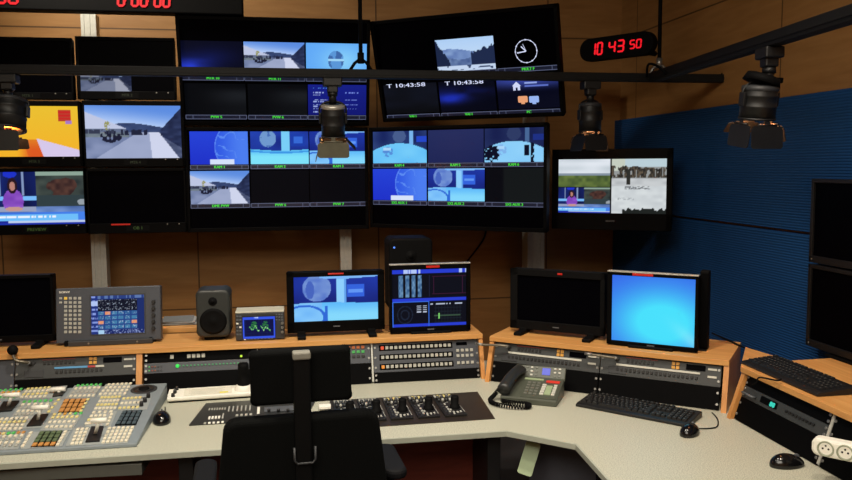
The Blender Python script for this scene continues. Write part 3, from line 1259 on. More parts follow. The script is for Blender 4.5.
for dx in (-0.2, -1.5):
    mb.cyl((dx, 0.05, th - 0.006), (dx, 0.05, H_CEIL - tf.M.translation.z), 0.01)
part('hanger_rod', mb, MATTE, t)

cf = Frame(D(616, 46.5, 4.35), -46)
xa = cf.f(579.5, 52)[0]
xb = cf.f(653, 41)[0]
ch_ = 0.125
cf = sub(cf, (xa + xb) / 2, 0, 0)
cw = xb - xa
t = thing('led_clock', 'pill shaped black wall clock with red digits 10 43 50 near the room corner', 'clock', cf)
part('case', MB().rprism(cw, ch_, ch_ / 2 - 0.001, 0.0, 0.05, 'y', n=10, bev=0.004), MATTE, t)
mb = MB()
ax, az = cf.f(591, 56)
for chs, a, b, hh, t_ in (('10', 590.5, 602.5, 0.062, 0.009), ('43', 609, 624, 0.058, 0.009), ('50', 630, 641.5, 0.042, 0.007)):
    xa_, xb_ = cf.f(a, 50)[0], cf.f(b, 46)[0]
    wd = (xb_ - xa_) * 0.38
    mb = MB()
    seven(mb, chs[0], xa_, -hh / 2, wd, hh, t_, -0.004, 0.0)
    seven(mb, chs[1], xb_ - wd - 0.004, -hh / 2, wd, hh, t_, -0.004, 0.0)
    part('digits', mb, RED, t)
part('wall_bracket', MB().box((0, 0.09, 0), (0.12, 0.09, 0.05), 0.004).cyl((0, 0.12, 0), (0, 0.42, 0), 0.015), MATTE, t)

# ================================================================== LIGHTING BARS AND SPOTLIGHTS
bo = D(400, 74.6, 3.85)
BAR = Frame(bo, YAW)
xL, xR = BAR.f(-60, 70)[0], BAR.f(757, 80)[0]
RAIL = mat('black_lighting_rail', (13, 14, 15), 0.6, spec=0.3, noise=0.15)
zc = H_CEIL - bo.z
t = thing('lighting_rail', 'long black lighting rail hung across the front of the monitor wall', 'rail', BAR)
mb = MB()
mb.box(((xL + xR) / 2, 0, 0), (xR - xL, 0.045, 0.042), 0.004)
mb.box(((xL + xR) / 2, -0.0235, 0), (xR - xL, 0.004, 0.014))
part('rail', mb, RAIL, t)
for px in (361, 659, 731):
    x = BAR.f(px, 75)[0]
    mb = MB().cyl((x, 0, 0.05), (x, 0, zc), 0.010, seg=10)
    o = part('hanger_rod', mb, MATTE, t)
    mb = MB().tube([(x - 0.05, 0, 0.02), (x - 0.03, 0, 0.05), (x, 0, 0.075), (x + 0.03, 0, 0.05), (x + 0.05, 0, 0.02)], 0.008, smooth_path=False)
    mb.cyl((x, 0, 0.05), (x, 0, 0.10), 0.016, seg=12)
    part('clamp', mb, STEEL if px == 659 else MATTE, o)
o2 = BAR.f(652, 76)[0]
B2 = Frame(BAR.w(o2, -0.035, 0.0), YAW - 96.5)
L2 = 2.5
t = thing('lighting_rail', 'black lighting rail at upper right running towards the viewer', 'rail', B2)
part('rail', MB().box((L2 / 2, 0, 0), (L2, 0.05, 0.05), 0.004).box((L2 / 2, -0.0262, 0), (L2, 0.004, 0.018)), RAIL, t)
part('hanger_rod', MB().cyl((2.0, 0, 0.03), (2.0, 0, H_CEIL - B2.M.translation.z), 0.009, seg=10), MATTE, t)
part('end_cable', MB().tube([(0.02, -0.05, 0.0), (0.1, -0.07, 0.05), (0.2, -0.06, 0.03), (0.24, -0.03, -0.01)], 0.006), MATTE, t)

LITFLAP = mat('lit_olive_lamp_flap', (92, 90, 76), 0.55, noise=0.1)  # light falling on the centre lamp's flaps is painted into this tone
LAMPBODY = mat('black_lamp_body', (15, 16, 17), 0.5, noise=0.2)
COPPER = mat('warm_lamp_reflector', (214, 120, 60), 0.4, 0.3, emit=(250, 130, 60), estr=0.5, noise=0.05)


def spotlight(label, fr, drop, r, length, tilt, yaw, flap, front, rim=DKGREY, off=0.0):
    """fr sits on the underside of a rail; the can hangs on a stem and points down"""
    t = thing('stage_spotlight', label, 'spotlight', fr, 'spotlights on the lighting rails')
    mb = MB()
    mb.box((0, 0, -0.02), (0.09, 0.07, 0.04), 0.006)
    mb.box((0, 0, -0.05), (0.05, 0.05, 0.04), 0.006)
    part('clamp', mb, LAMPBODY, t)
    part('stem', MB().cyl((0, 0, -0.06), (0, 0, -drop), 0.018, seg=14).cyl((0, 0, -drop * 0.7), (0, 0, -drop * 0.55), 0.024, seg=14), LAMPBODY, t)
    cv = fr.Q @ Vector((1, 0, 0))
    H = Matrix.Translation((cv.x * off, cv.y * off, -drop)) @ Matrix.Rotation(R_(yaw), 4, 'Z') @ Matrix.Rotation(R_(tilt), 4, 'X')
    holder = bpy.data.meshes.new('lamp_housing')
    mb = MB()
    mb.lathe([(0, -0.002), (r * 0.7, -0.002), (r * 0.96, -0.012), (r, -0.02), (r, -length * 0.3), (r * 1.03, -length * 0.32), (r * 1.03, -length * 0.36), (r, -length * 0.38),
              (r, -length * 0.62), (r * 1.03, -length * 0.64), (r * 1.03, -length * 0.68), (r, -length * 0.7), (r, -length), (r * 0.8, -length), (r * 0.78, -length * 0.9), (0, -length * 0.88)], 32)
    mb.box((-r * 1.1, 0, -length * 0.45), (0.012, 0.03, 0.05), 0.003)
    mb.box((r * 1.1, 0, -length * 0.45), (0.012, 0.03, 0.05), 0.003)
    hb = part('housing', mb, LAMPBODY, t)
    hb.matrix_local = H
    part('back_rim', MB().lathe([(r * 0.72, 0.0), (r * 1.02, -0.006), (r * 1.04, -0.02), (r * 0.99, -0.022)], 32), rim, hb)
    if off:
        part('top_disc', MB().cyl((0.0, 0, 0.004), (0.008, 0, 0.03), r * 1.08, r * 0.95, seg=28).box((0.05, 0, 0.016), (0.05, 0.05, 0.02), 0.004), MATTE, hb)
    part('yoke', MB().tube([(-r * 1.1, 0, -length * 0.45), (-r * 1.1, 0, -0.02), (-r * 0.7, 0, 0.004), (0, 0, 0.012), (r * 0.7, 0, 0.004), (r * 1.1, 0, -0.02), (r * 1.1, 0, -length * 0.45)], 0.005), LAMPBODY, hb)
    part('lens', MB().lathe([(0, -length * 0.885), (r * 0.5, -length * 0.9), (r * 0.79, -length * 0.93)], 28), COPPER, hb)
    part('door_ring', MB().lathe([(r * 0.82, -length), (r * 1.04, -length), (r * 1.04, -length - 0.008), (r * 0.82, -length - 0.008)], 28), LAMPBODY, hb)
    pl = bpy.data.lights.new('lamp_glow', 'POINT')
    pl.energy = 3.5
    pl.color = (1.0, 0.42, 0.16)
    pl.shadow_soft_size = 0.02
    po = bpy.data.objects.new('lamp_glow', pl)
    COL.objects.link(po)
    po.parent = hb
    po.location = (0, 0, -length - 0.004)
    s = r * 1.0
    zb = -length - 0.016
    for k, (rz, wfl, hfl, opn, m) in enumerate(flap):
        M = Matrix.Rotation(R_(rz), 4, 'Z') @ Matrix.Translation((0, -s, zb)) @ Matrix.Rotation(R_(opn), 4, 'X')
        mb = MB()
        mb.prism([(-wfl * 0.43, -0.01), (wfl * 0.43, -0.01), (wfl / 2, -hfl * 0.25), (wfl / 2, -hfl * 0.92), (wfl * 0.44, -hfl), (-wfl * 0.44, -hfl), (-wfl / 2, -hfl * 0.92), (-wfl / 2, -hfl * 0.25)], -0.0015, 0.0015, 'y', M=M)
        mb.cyl(M @ Vector((-wfl * 0.3, 0, -0.006)), M @ Vector((wfl * 0.3, 0, -0.006)), 0.004, seg=8)
        mb.box((0, 0, 0), (0.02, 0.004, 0.03), M=M)
        part('barn_door', mb, m, hb)
    return t


# centre lamp, lit look of flaps and rim put into their colour
x = BAR.f(331, 80)[0]
spotlight('spotlight with lit olive barn doors in front of the middle wall monitors', sub(BAR, x + 0.006, 0, -0.021), 0.120, 0.056, 0.15, 13, -4,
          [(0, 0.150, 0.085, 2, LITFLAP), (-90, 0.10, 0.11, -16, LITFLAP), (180, 0.14, 0.05, -40, LAMPBODY), (90, 0.09, 0.07, -45, LAMPBODY)], 0, SILVER)
x = BAR.f(590.5, 80)[0]
spotlight('spotlight hanging right of the monitor wall, above the four-picture monitor', sub(BAR, x, 0, -0.021), 0.105, 0.055, 0.14, 0, 10,
          [(0, 0.125, 0.085, -4, LAMPBODY), (-90, 0.12, 0.09, -16, LAMPBODY), (180, 0.12, 0.06, -40, LAMPBODY), (90, 0.12, 0.09, -12, LAMPBODY)], 0)
x = BAR.f(7, 72)[0]
spotlight('spotlight at the left edge in front of the yellow picture', sub(BAR, x, -0.0, -0.021), 0.105, 0.075, 0.14, -14, 0,
          [(0, 0.135, 0.10, 14, LAMPBODY), (-90, 0.12, 0.09, -16, LAMPBODY), (180, 0.12, 0.06, -40, LAMPBODY)], 0)
bx = (B2.I @ EYE, B2.Q @ ray(770, 40))
tx = -bx[0].y / bx[1].y
x = (bx[0] + bx[1] * tx).x
spotlight('black spotlight with open flaps below the right lighting rail, before blue wall', sub(B2, x, 0, -0.025), 0.130, 0.062, 0.118, 8, 101,
          [(0, 0.130, 0.09, -9, LAMPBODY), (-90, 0.12, 0.09, -4, LAMPBODY), (180, 0.13, 0.06, -40, LAMPBODY), (90, 0.13, 0.07, -20, LAMPBODY)], 0, off=-0.028)

# ================================================================== DESK
def flat(z, *px):
    return [tuple(P(a, b, z).to_2d()) for a, b in px]


Y1, Y2, Y3 = 9.7, -28.2, -80.5           # the three console directions


def along(p, yaw, d):
    return (p[0] + math.cos(R_(yaw)) * d, p[1] + math.sin(R_(yaw)) * d)


A_, B_, C_ = [tuple(P(*q, ZD).to_2d()) for q in ((507, 430.5), (577, 443.8), (610, 480))]
E0 = along(A_, Y1 + 180, 2.35)
E3 = along(B_, Y3 - 1.5, 1.25)
c1R = P(485.5, 378.9, ZD).to_2d()        # right end of the long console at the desk
c2L, c2R = P(485.8, 381, ZD).to_2d(), P(726, 413.5, ZD).to_2d()
c3L = P(726.5, 417.5, ZD).to_2d()
back = 0.345
b0 = along(along(c1R, Y1 + 180, 2.3), Y1 + 90, back)
b1 = along(c1R, Y1 + 90, back)
b1 = (b1[0] - 0.02, b1[1])
b2 = along(c2L, Y2 + 90, 0.43)
b3 = along(c2R, Y2 + 90, 0.43)
b4 = P(838, 357.5, ZD + 0.19).to_2d()
b5 = along(b4, YAW - 90, 1.35)
poly = [E0, A_, B_, C_, E3, b5, tuple(b4), b3, b2, b1, b0]
dk = Frame((0, 0, ZD))
t = thing('control_desk', 'long cream speckled desk worktop with angled right wing carrying all the consoles', 'desk', dk)
part('worktop', MB().prism(poly, -0.02, 0.0, 'z'), LAM, t)
mb = MB()
for (p, q) in ((E0, A_), (A_, B_), (B_, C_), (C_, E3)):
    d = Vector((q[0] - p[0], q[1] - p[1]))
    a = math.degrees(math.atan2(d.y, d.x))
    c = ((p[0] + q[0]) / 2, (p[1] + q[1]) / 2)
    n = Vector((math.sin(R_(a)), -math.cos(R_(a)))) * 0.003
    mb.box((c[0] + n.x, c[1] + n.y, -0.0105), (d.length + 0.004, 0.008, 0.021), 0.0015, rot=(0, 0, a))
part('edge_band', mb, EDGE, t)


def upright(p, q, inset, z0, z1, th=0.02):
    d = Vector((q[0] - p[0], q[1] - p[1]))
    a = math.degrees(math.atan2(d.y, d.x))
    n = Vector((-math.sin(R_(a)), math.cos(R_(a)))) * inset
    c = ((p[0] + q[0]) / 2 + n.x, (p[1] + q[1]) / 2 + n.y)
    return MB().box((c[0], c[1], (z0 + z1) / 2 - ZD), (d.length, th, z1 - z0), 0.002, rot=(0, 0, a))


part('modesty_panel', upright(along(E0, Y1, 0.02), along(A_, Y1, -0.06), 0.30, 0.12, 0.705), RUST, t)
UNDER = mat('grey_under_panel', (78, 80, 90), 0.6, noise=0.05)
part('corner_panel', upright(A_, B_, 0.20, 0.0, 0.705), UNDER, t)
part('side_panel', upright(along(B_, Y3, 0.0), E3, 0.14, 0.0, 0.705), UNDER, t)
legp = along(along(A_, Y1, -0.035), Y1 + 90, 0.22)
for k, s in enumerate((0.0, -1.1, -2.2)):
    q = along(legp, Y1, s)
    part('leg', MB().box((q[0], q[1], -ZD / 2 - 0.014), (0.05, 0.34, ZD - 0.03), 0.003, rot=(0, 0, Y1)), BLACK, t)
# cable tray under the left of the desk edge
trL = along(along(E0, Y1, 0.0), Y1 + 90, 0.05)
trR = along(P(138, 460, ZD).to_2d(), Y1 + 90, 0.06)
part('under_tray', upright(trL, trR, 0.12, 0.665, 0.705, 0.24), mat('grey_tray_paint', (92, 94, 88), 0.5, noise=0.05), t)

q = P(530, 458, 0.66)
pf = Frame(P(529, 441, 0.70) + Vector((0.0, 0.03, 0)), -24, -26, 10)
t = thing('hanging_plate', 'pale green plate hanging under the desk edge at the corner', 'plate', pf)
part('plate', MB().rprism(0.056, 0.12, 0.008, -0.002, 0.002, 'y', (0.026, -0.068)), MINT, t)
part('bracket', MB().box((0.008, 0.004, -0.002), (0.008, 0.006, 0.022), 0.001).box((0.026, 0.004, -0.002), (0.008, 0.006, 0.022), 0.001).box((0.044, 0.004, -0.002), (0.008, 0.006, 0.022), 0.001), STEEL, t)

# ================================================================== CONSOLES
LEAN, HB = 0.058, ZB - ZD
TILT = -math.degrees(math.atan2(LEAN, HB))
FACE = math.hypot(LEAN, HB)


def console(label, right_end, yaw, length, depth, stations, top=None, left_end=None):
    o = along(right_end, yaw, -length) if left_end is None else left_end
    fr = Frame((o[0], o[1], ZD), yaw)
    t = thing('console_cabinet', label, 'console', fr, 'wooden consoles on the desk')
    ov = 0.006
    if top is None:
        mb = MB().box((length / 2, (LEAN - ov + depth) / 2, HB + 0.011), (length, depth - LEAN + ov, 0.022), 0.0015)
        part('top_board', mb, BEECH, t)
    else:
        part('top_board', MB().prism(top, HB, HB + 0.022, 'z', bev=0.0015), BEECH, t)
    for a, b in stations:
        part('side_panel', MB().prism([(0, 0), (LEAN, HB), (depth - 0.01, HB), (depth - 0.01, 0)], a, b, 'x'), BEECHV, t)
    part('back_panel', MB().box((length / 2, depth - 0.006, HB / 2), (length - 0.04, 0.01, HB - 0.002)), BEECH, t)
    return t, fr


def face(fr, x, y=0.014):
    n = Frame((0, 0, 0))
    n.M = fr.M @ Matrix.Translation((x, y, 0.004)) @ Matrix.Rotation(R_(TILT), 4, 'X')
    n.I = n.M.inverted()
    n.Q = n.I.to_3x3()
    return n


L1 = 2.25
c1, F1 = console('long wooden console along the back of the desk, beech top board', c1R, Y1, L1, 0.34,
                 [(L1 - 0.018, L1), (L1 - 0.018 - 1.492, L1 - 0.018 - 1.468), (0, 0.018)])
len2 = (c2R - c2L).length
c2, F2 = console('short angled wooden console right of the phone with two rack bays', c2R, Y2, len2, 0.42, [(0, 0.02), (len2 - 0.02, len2)])
F3o = Frame((c3L.x, c3L.y, ZD), Y3)
topw = [P(738, 365.5, ZT), P(745.5, 347, ZT), P(790, 360.5, ZT), P(838, 357.5, ZT)]
topl = [(F3o.I @ p).to_2d() for p in topw]
topl = [(v.x, v.y) for v in topl]
topl[0] = (0.0, LEAN - 0.006)
topl = topl + [(1.25, topl[3][1] - 0.02), (1.25, LEAN - 0.006)]
c3, F3 = console('wooden console on the right wing along the blue wall carrying a keyboard', None, Y3, 1.25, 0.33, [(0, 0.02), (1.23, 1.25)], top=topl, left_end=(c3L.x, c3L.y))

RACKW = 0.4826
U = 0.0445
SCREW = MB().cyl((0, 0.002, 0), (0, -0.003, 0), 0.005, seg=10).mesh('screw')
SCREW.materials.append(STEEL)


def rack(name, label, cat, fr, x0, z0, units, m, group=None, w=RACKW, depth=0.03, screws=True, nscr=2):
    rf = sub(fr, x0, 0, z0)
    h = units * U - 0.0012
    t = thing(name, label, cat, rf, group)
    part('face_plate', MB().box((w / 2, 0.006, h / 2), (w - 0.0016, 0.006, h), 0.001).box((w / 2, 0.006 + depth / 2, h / 2 + 0.008), (w - 0.05, depth, h - 0.034)), m, t)
    if screws:
        for xx in (0.009, w - 0.009):
            for k in range(nscr):
                again(SC0, t, (xx, 0.0025, h * (k + 0.5) / nscr))
    return t, h


SC0 = bpy.data.objects.new('screw', SCREW)      # first of its kind; copies are linked under their panels
_box_cache = {}


def button_mesh(w, h, d, m, key):
    k = (round(w, 4), round(h, 4), round(d, 4), m.name, key)
    if k not in _box_cache:
        me = MB().box((0, -d / 2 + 0.001, 0), (w, d, h), min(w, h) * 0.12).mesh('button')
        me.materials.append(m)
        _box_cache[k] = me
    return _box_cache[k]


def btn(t, x, z, w, h, m, d=0.006, y=0.003, name='button', label=None):
    o = bpy.data.objects.new(name, button_mesh(w, h, d, m, name))
    COL.objects.link(o)
    o.parent = t
    o.location = (x, y, z)
    if label:
        o['label'] = label
    return o


BTN_ORANGE = glow((250, 150, 50), 0.9)
BTN_RED = glow((240, 80, 40), 0.9)
BTN_GREEN = glow((60, 240, 90), 1.0)
BTN_AMBER = mat('amber_key_caps', (206, 150, 62), 0.5, noise=0.05)
BTN_YEL = mat('pale_yellow_key_caps', (222, 208, 140), 0.5, noise=0.05)
BTN_GRN = mat('green_key_caps', (84, 190, 96), 0.5, noise=0.05)
BTN_TAN = mat('orange_tan_key_caps', (196, 138, 74), 0.5, noise=0.05)
BTN_OLV = mat('olive_green_key_caps', (88, 106, 76), 0.5, noise=0.05)
STRIPW = mat('white_designation_strip', (196, 196, 186), 0.5, noise=0.04)
STRIPB = mat('blue_designation_strip', (84, 150, 200), 0.5, noise=0.04)


def talkback(fr, x0, z0, label, glab, coloured=False, w=RACKW):
    t, h = rack('talkback_panel', label, 'talkback panel', fr, x0, z0, 2, GREY2, 'talkback panels in the consoles', w)
    part('speaker_grille', MB().box((0.075, 0.0015, 0.022), (0.075, 0.003, 0.03), 0.001), DKGREY, t)
    for k in range(8 if coloured else 7):
        btn(t, 0.115 + 0.0165 * k, 0.064, 0.010, 0.012, KEYBLACK)
    part('warning_strip', MB().box((0.17, 0.002, 0.078), (0.13, 0.003, 0.004)), mat('dull_red_print', (120, 40, 34), 0.5, noise=0.05), t)
    for i in range(2):
        for j in range(2):
            btn(t, 0.298 + 0.017 * i, 0.058 + 0.016 * j, 0.014, 0.013, BTN_AMBER, label='amber button')
    part('display', MB().box((0.385, 0.0015, 0.066), (0.075, 0.003, 0.022), 0.001), SCREEN_OFF, t)
    if coloured:
        part('designation_strip', MB().box((0.22, 0.0015, 0.042), (0.13, 0.004, 0.008)), STRIPB, t, label='blue designation strip')
        part('designation_strip', MB().box((0.302, 0.0015, 0.042), (0.03, 0.004, 0.008)), mat('red_print', (170, 52, 52), 0.5, noise=0.04), t, label='red designation strip')
        part('designation_strip', MB().box((0.335, 0.0015, 0.042), (0.034, 0.004, 0.008)), STRIPW, t, label='white designation strip')
        xs, n = 0.165, 11
    else:
        part('designation_strip', MB().box((0.235, 0.0015, 0.045), (0.335, 0.004, 0.008)), STRIPW, t)
        xs, n = 0.075, 19
    for k in range(n):
        btn(t, xs + 0.0175 * k, 0.026, 0.010, 0.013, KEYBLACK)
    for zz in (0.066, 0.036):
        part('name_tag', MB().box((w - 0.034, 0.0015, zz), (0.034, 0.003, 0.008)), STRIPW, t)
    part('microphone_socket', MB().cyl((0.07, 0.003, 0.068), (0.07, -0.006, 0.068), 0.009, seg=16), KEYBLACK, t)
    return t


GREY2 = mat('rack_grey_paint', (52, 55, 56), 0.5, noise=0.06)
FR1, FR2, FR3 = face(F1, 0), face(F2, 0), face(F3, 0)


def blank(label, fr, x0, z0, u, grp='blank rack panels', w=RACKW, m=DEEP):
    return rack('blank_panel', label, 'blank panel', fr, x0, z0, u, m, grp, w, nscr=max(2, u))


def gooseneck(label, fr, x, z, pts, r, ball=None):
    g = sub(fr, x, -0.006, z)
    t = thing('gooseneck_microphone', label, 'microphone', g, 'gooseneck microphones on the talkback panels')
    part('plug', MB().cyl((0, 0, 0), (0, -0.03, 0), 0.007, 0.006, seg=12), STEEL, t)
    part('neck', MB().tube([(0, -0.026, 0)] + pts, r, seg=8), mat('tarnished_gooseneck', (120, 112, 98), 0.4, 0.6, noise=0.1), t)
    if ball:
        part('foam_windscreen', MB().sphere(ball, 0.021, (1, 1, 1)), MATTE, t)
    else:
        part('capsule', MB().cyl(Vector(pts[-1]) + Vector((0.004, 0, 0)), Vector(pts[-1]) + Vector((-0.028, 0, 0.001)), 0.0065, seg=12), STEEL, t)
    return t


# ---- long console, from the right end leftwards
xr = L1 - 0.018 - RACKW - 0.001
T0 = 2 * U
t, h = rack('router_control_panel', 'grey button panel with three rows of square keys, first keys lit red and orange', 'control panel', FR1, xr, U, 3, SLATE, nscr=3)
for r_, z in enumerate((0.108, 0.066, 0.024)):
    part('row_recess', MB().box((0.195, 0.0022, z), (0.335, 0.002, 0.026), 0.001), DEEP, t)
    for k in range(16):
        m = (BTN_RED if r_ == 0 else BTN_ORANGE) if (k == 0 and r_ != 1) else KEYGREY
        btn(t, 0.042 + 0.0204 * k, z, 0.0135, 0.0145, m, label='lit button' if m != KEYGREY else None)
for i in range(4):
    for j in range(3):
        btn(t, 0.385 + 0.0215 * i, (0.026, 0.058, 0.082)[j], 0.0135, 0.013, KEYGREY)
part('display', MB().box((0.405, 0.002, 0.112), (0.05, 0.003, 0.014), 0.001), SCREEN_OFF, t)
blank('one-unit black blank panel under the three-row button panel', FR1, xr, 0, 1)
xm = xr - RACKW - 0.0105
part('rack_rail', MB().box((xr - 0.005, 0.001, FACE / 2), (0.0075, 0.004, FACE - 0.012)), ALU, None).matrix_world = FR1.M
o = bpy.data.objects['rack_rail']; o.parent = c1; o.matrix_parent_inverse = Matrix.Identity(4); o.matrix_local = F1.I @ FR1.M @ Matrix.Translation((0, 0.002, 0))
t, h = rack('sync_control_unit', 'grey unit behind the chair with orange and green lit keys at its right end', 'control unit', FR1, xm, T0, 2, SLATE)
for i in range(4):
    for j in range(3):
        btn(t, 0.385 + 0.021 * i, 0.072 - 0.020 * j, 0.014, 0.012, (mat('dim_orange_key', (150, 84, 40), 0.5, emit=(190, 90, 40), estr=0.4), mat('dim_green_key', (50, 130, 60), 0.5, emit=(50, 150, 70), estr=0.4), KEYBLACK)[j])
blank('two-unit black blank panel behind the office chair', FR1, xm, 0, 2)
xl = xm - RACKW - 0.004
t, h = rack('switch_unit', 'black one-unit panel with five pale square keys above the green dotted unit', 'rack unit', FR1, xl, 3 * U, 1, DEEP)
for x in (0.115, 0.185, 0.205, 0.225, 0.245):
    btn(t, x, 0.022, 0.015, 0.017, KEYGREY)
btn(t, 0.405, 0.012, 0.009, 0.009, glow((200, 240, 40), 1.0), name='indicator_light')
t, h = rack('panel_with_indicators', 'slim grey one-unit panel with a row of green dots and one bright green light', 'rack unit', FR1, xl, 2 * U, 1, SLATE)
for k in range(17):
    btn(t, 0.148 + 0.0152 * k, 0.027, 0.007, 0.006, mat('dim_green_dot', (40, 90, 60), 0.5, emit=(60, 150, 90), estr=0.5), name='indicator_light')
part('indicator_light', MB().sphere((0.138, 0.001, 0.027), 0.008), BTN_GREEN, t, label='bright green light')
for i in range(5):
    for j in range(2):
        btn(t, 0.022 + 0.0125 * i, 0.012 + 0.016 * j, 0.006, 0.006, (BTN_GRN, mat('dull_red_key', (130, 60, 50), 0.5), mat('dull_orange_key', (140, 84, 50), 0.5), DKGREY, DKGREY)[i])
blank('two-unit black blank panel behind the white control surface', FR1, xl, 0, 2)
xq = L1 - 0.018 - 1.4925 - RACKW - 0.001
talkback(FR1, xq, T0, 'grey talkback panel with blue, red and white strip above the vision mixer', 'x', True)
blank('two-unit black blank panel behind the vision mixer', FR1, xq, 0, 2)
gooseneck('gooseneck microphone with black foam ball at the left of the desk', FR1, xq + 0.062, T0 + 0.066, [(-0.02, -0.04, 0.004), (-0.045, -0.045, 0.012), (-0.055, -0.05, 0.036)], 0.006, ball=(-0.056, -0.05, 0.052))
xz = xq - 0.198 - 0.0015
rack('blank_panel', 'grey panel at the far left edge beside the talkback panel', 'blank panel', FR1, xz, 0, 4, SLATE, 'blank rack panels', 0.198, nscr=4)

# ---- angled console
xa = 0.0215
xb = xa + min(RACKW, (len2 - 0.046) / 2) + 0.0016
for xx, lab, bl in ((xa, 'grey talkback panel with long white strip, behind the phone', 'two-unit black blank panel behind the phone'),
                    (xb, 'grey talkback panel with long white strip, below the blue desktop screen', 'two-unit black blank panel behind the desk keyboard')):
    w = min(RACKW, (len2 - 0.046) / 2)
    talkback(FR2, xx, T0, lab, 'x', w=w)
    blank(bl, FR2, xx, 0, 2, w=w)
gooseneck('gooseneck microphone bent left over the gap between two consoles', FR2, xa + 0.07, T0 + 0.068, [(-0.03, -0.035, 0.0), (-0.09, -0.035, -0.004), (-0.115, -0.035, -0.005)], 0.0055)
gooseneck('gooseneck microphone bent left on the middle of the angled console', FR2, xb + 0.07, T0 + 0.068, [(-0.03, -0.035, 0.0), (-0.07, -0.035, 0.002), (-0.10, -0.035, 0.003)], 0.0055)

# ---- right wing console
xc = 0.0215
RW3 = 0.60
blank('one-unit black blank panel above the teal-lit rack unit', FR3, xc, 3 * U, 1, w=RACKW)
t, h = rack('rack_receiver', 'dark grey rack unit with teal digits on the right wing', 'rack unit', FR3, xc, 2 * U, 1, GREY2)
part('display_window', MB().box((0.165, 0.0022, 0.024), (0.10, 0.002, 0.024), 0.001), DEEP, t)
mb = MB()
for k in range(2):
    seven(mb, '8', 0.178 + 0.015 * k, 0.016, 0.008, 0.014, 0.0032, -0.002, 0.001)
part('digits', mb, glow((60, 214, 190)), t)
part('handle', MB().tube([(0.02, 0.002, 0.018), (0.022, -0.014, 0.018), (0.085, -0.014, 0.018), (0.087, 0.002, 0.018)], 0.004, smooth_path=False), GREY, t)
for k in range(9):
    btn(t, 0.27 + 0.018 * k, 0.024, 0.011, 0.008, KEYBLACK)
blank('two-unit black blank panel beside the mouse on the right wing', FR3, xc, 0, 2)
part('rack_rail', MB().box((xc + RACKW + 0.006, 0.004, FACE / 2), (0.012, 0.004, FACE - 0.01)), ALU, c3).matrix_local = F3.I @ FR3.M
xd = xc + RACKW + 0.013
blank('four-unit black blank panel carrying the white socket block', FR3, xd, 0, 4)
sp = FR3.w(FR3.f(865, 452)[0], -0.006, FR3.f(865, 452)[1])
so = Frame(sp, -40)
so = sub(so, -0.132, 0, 0)
t = thing('socket_block', 'white mains socket block with two grey outlets on the right wing console', 'power socket', so)
part('housing', MB().rprism(0.125, 0.054, 0.020, -0.045, 0.0, 'y', (0.062, 0.0), bev=0.008), WHITE, t)
for k in range(2):
    x = 0.040 + 0.053 * k
    part('plug_neck', MB().box((0.118, 0.0, 0), (0.02, 0.012, 0.03)), WHITE, t) if k == 0 else None
    part('outlet', MB().lathe([(0.0, -0.0445), (0.018, -0.0445), (0.021, -0.048), (0.0235, -0.048), (0.0235, -0.043)], 26, M=Matrix.Translation((x, 0, 0)) @ Matrix.Rotation(R_(-90), 4, 'X') @ Matrix.Diagonal((1, 1, 1, 1)) if False else Matrix.Translation((x, 0, 0)) @ Matrix(((1, 0, 0, 0), (0, 0, 1, 0), (0, 1, 0, 0), (0, 0, 0, 1)))), mat('grey_green_outlet', (150, 156, 136), 0.5, noise=0.04), t)
    part('contact_holes', MB().cyl((x - 0.008, -0.0440, 0), (x - 0.008, -0.0460, 0), 0.003, seg=10).cyl((x + 0.008, -0.0440, 0), (x + 0.008, -0.0460, 0), 0.003, seg=10).cyl((x, -0.0440, 0.009), (x, -0.0460, 0.009), 0.0028, seg=10), DEEP, t)

# riser shelf behind the long console's left part, with papers
rx0, rx1 = F1.t(40, 330, HB + 0.05)[0], F1.t(212, 330, HB + 0.05)[0]
rs = sub(F1, rx0, 0.36, 0)
SHF = Frame((rs.M.translation.x, rs.M.translation.y, 0), Y1)
t = thing('back_shelf', 'beech shelf behind the long console left of the speaker', 'shelf', SHF)
rl = rx1 - rx0
part('board', MB().box((rl / 2, 0.17, ZT + 0.008), (rl, 0.30, 0.022), 0.0015), BEECH, t)
for xx in (0.03, rl - 0.03):
    part('side_panel', MB().box((xx, 0.17, (ZT - 0.004) / 2), (0.022, 0.28, ZT - 0.004)), BEECHV, t)
px_, py_ = SHF.t(178, 322, ZT + 0.03)
pp = sub(SHF, px_, min(max(py_, 0.15), 0.2), ZT + 0.0192)
t = thing('paper_pile', 'small pile of grey-white papers on the shelf left of the speaker', 'papers', pp)
for k in range(5):
    part('sheet', MB().box((0.01 * math.sin(k * 3), 0, 0.0025 + 0.004 * k), (0.19 - 0.012 * k, 0.15, 0.0036), 0.0005, rot=(0, 0, 4 * math.sin(k * 2.1))), mat('grey_print_paper', (140, 142, 142), 0.8, noise=0.05) if k % 2 else mat('grey_paper', (104, 108, 110), 0.8, noise=0.05), t)

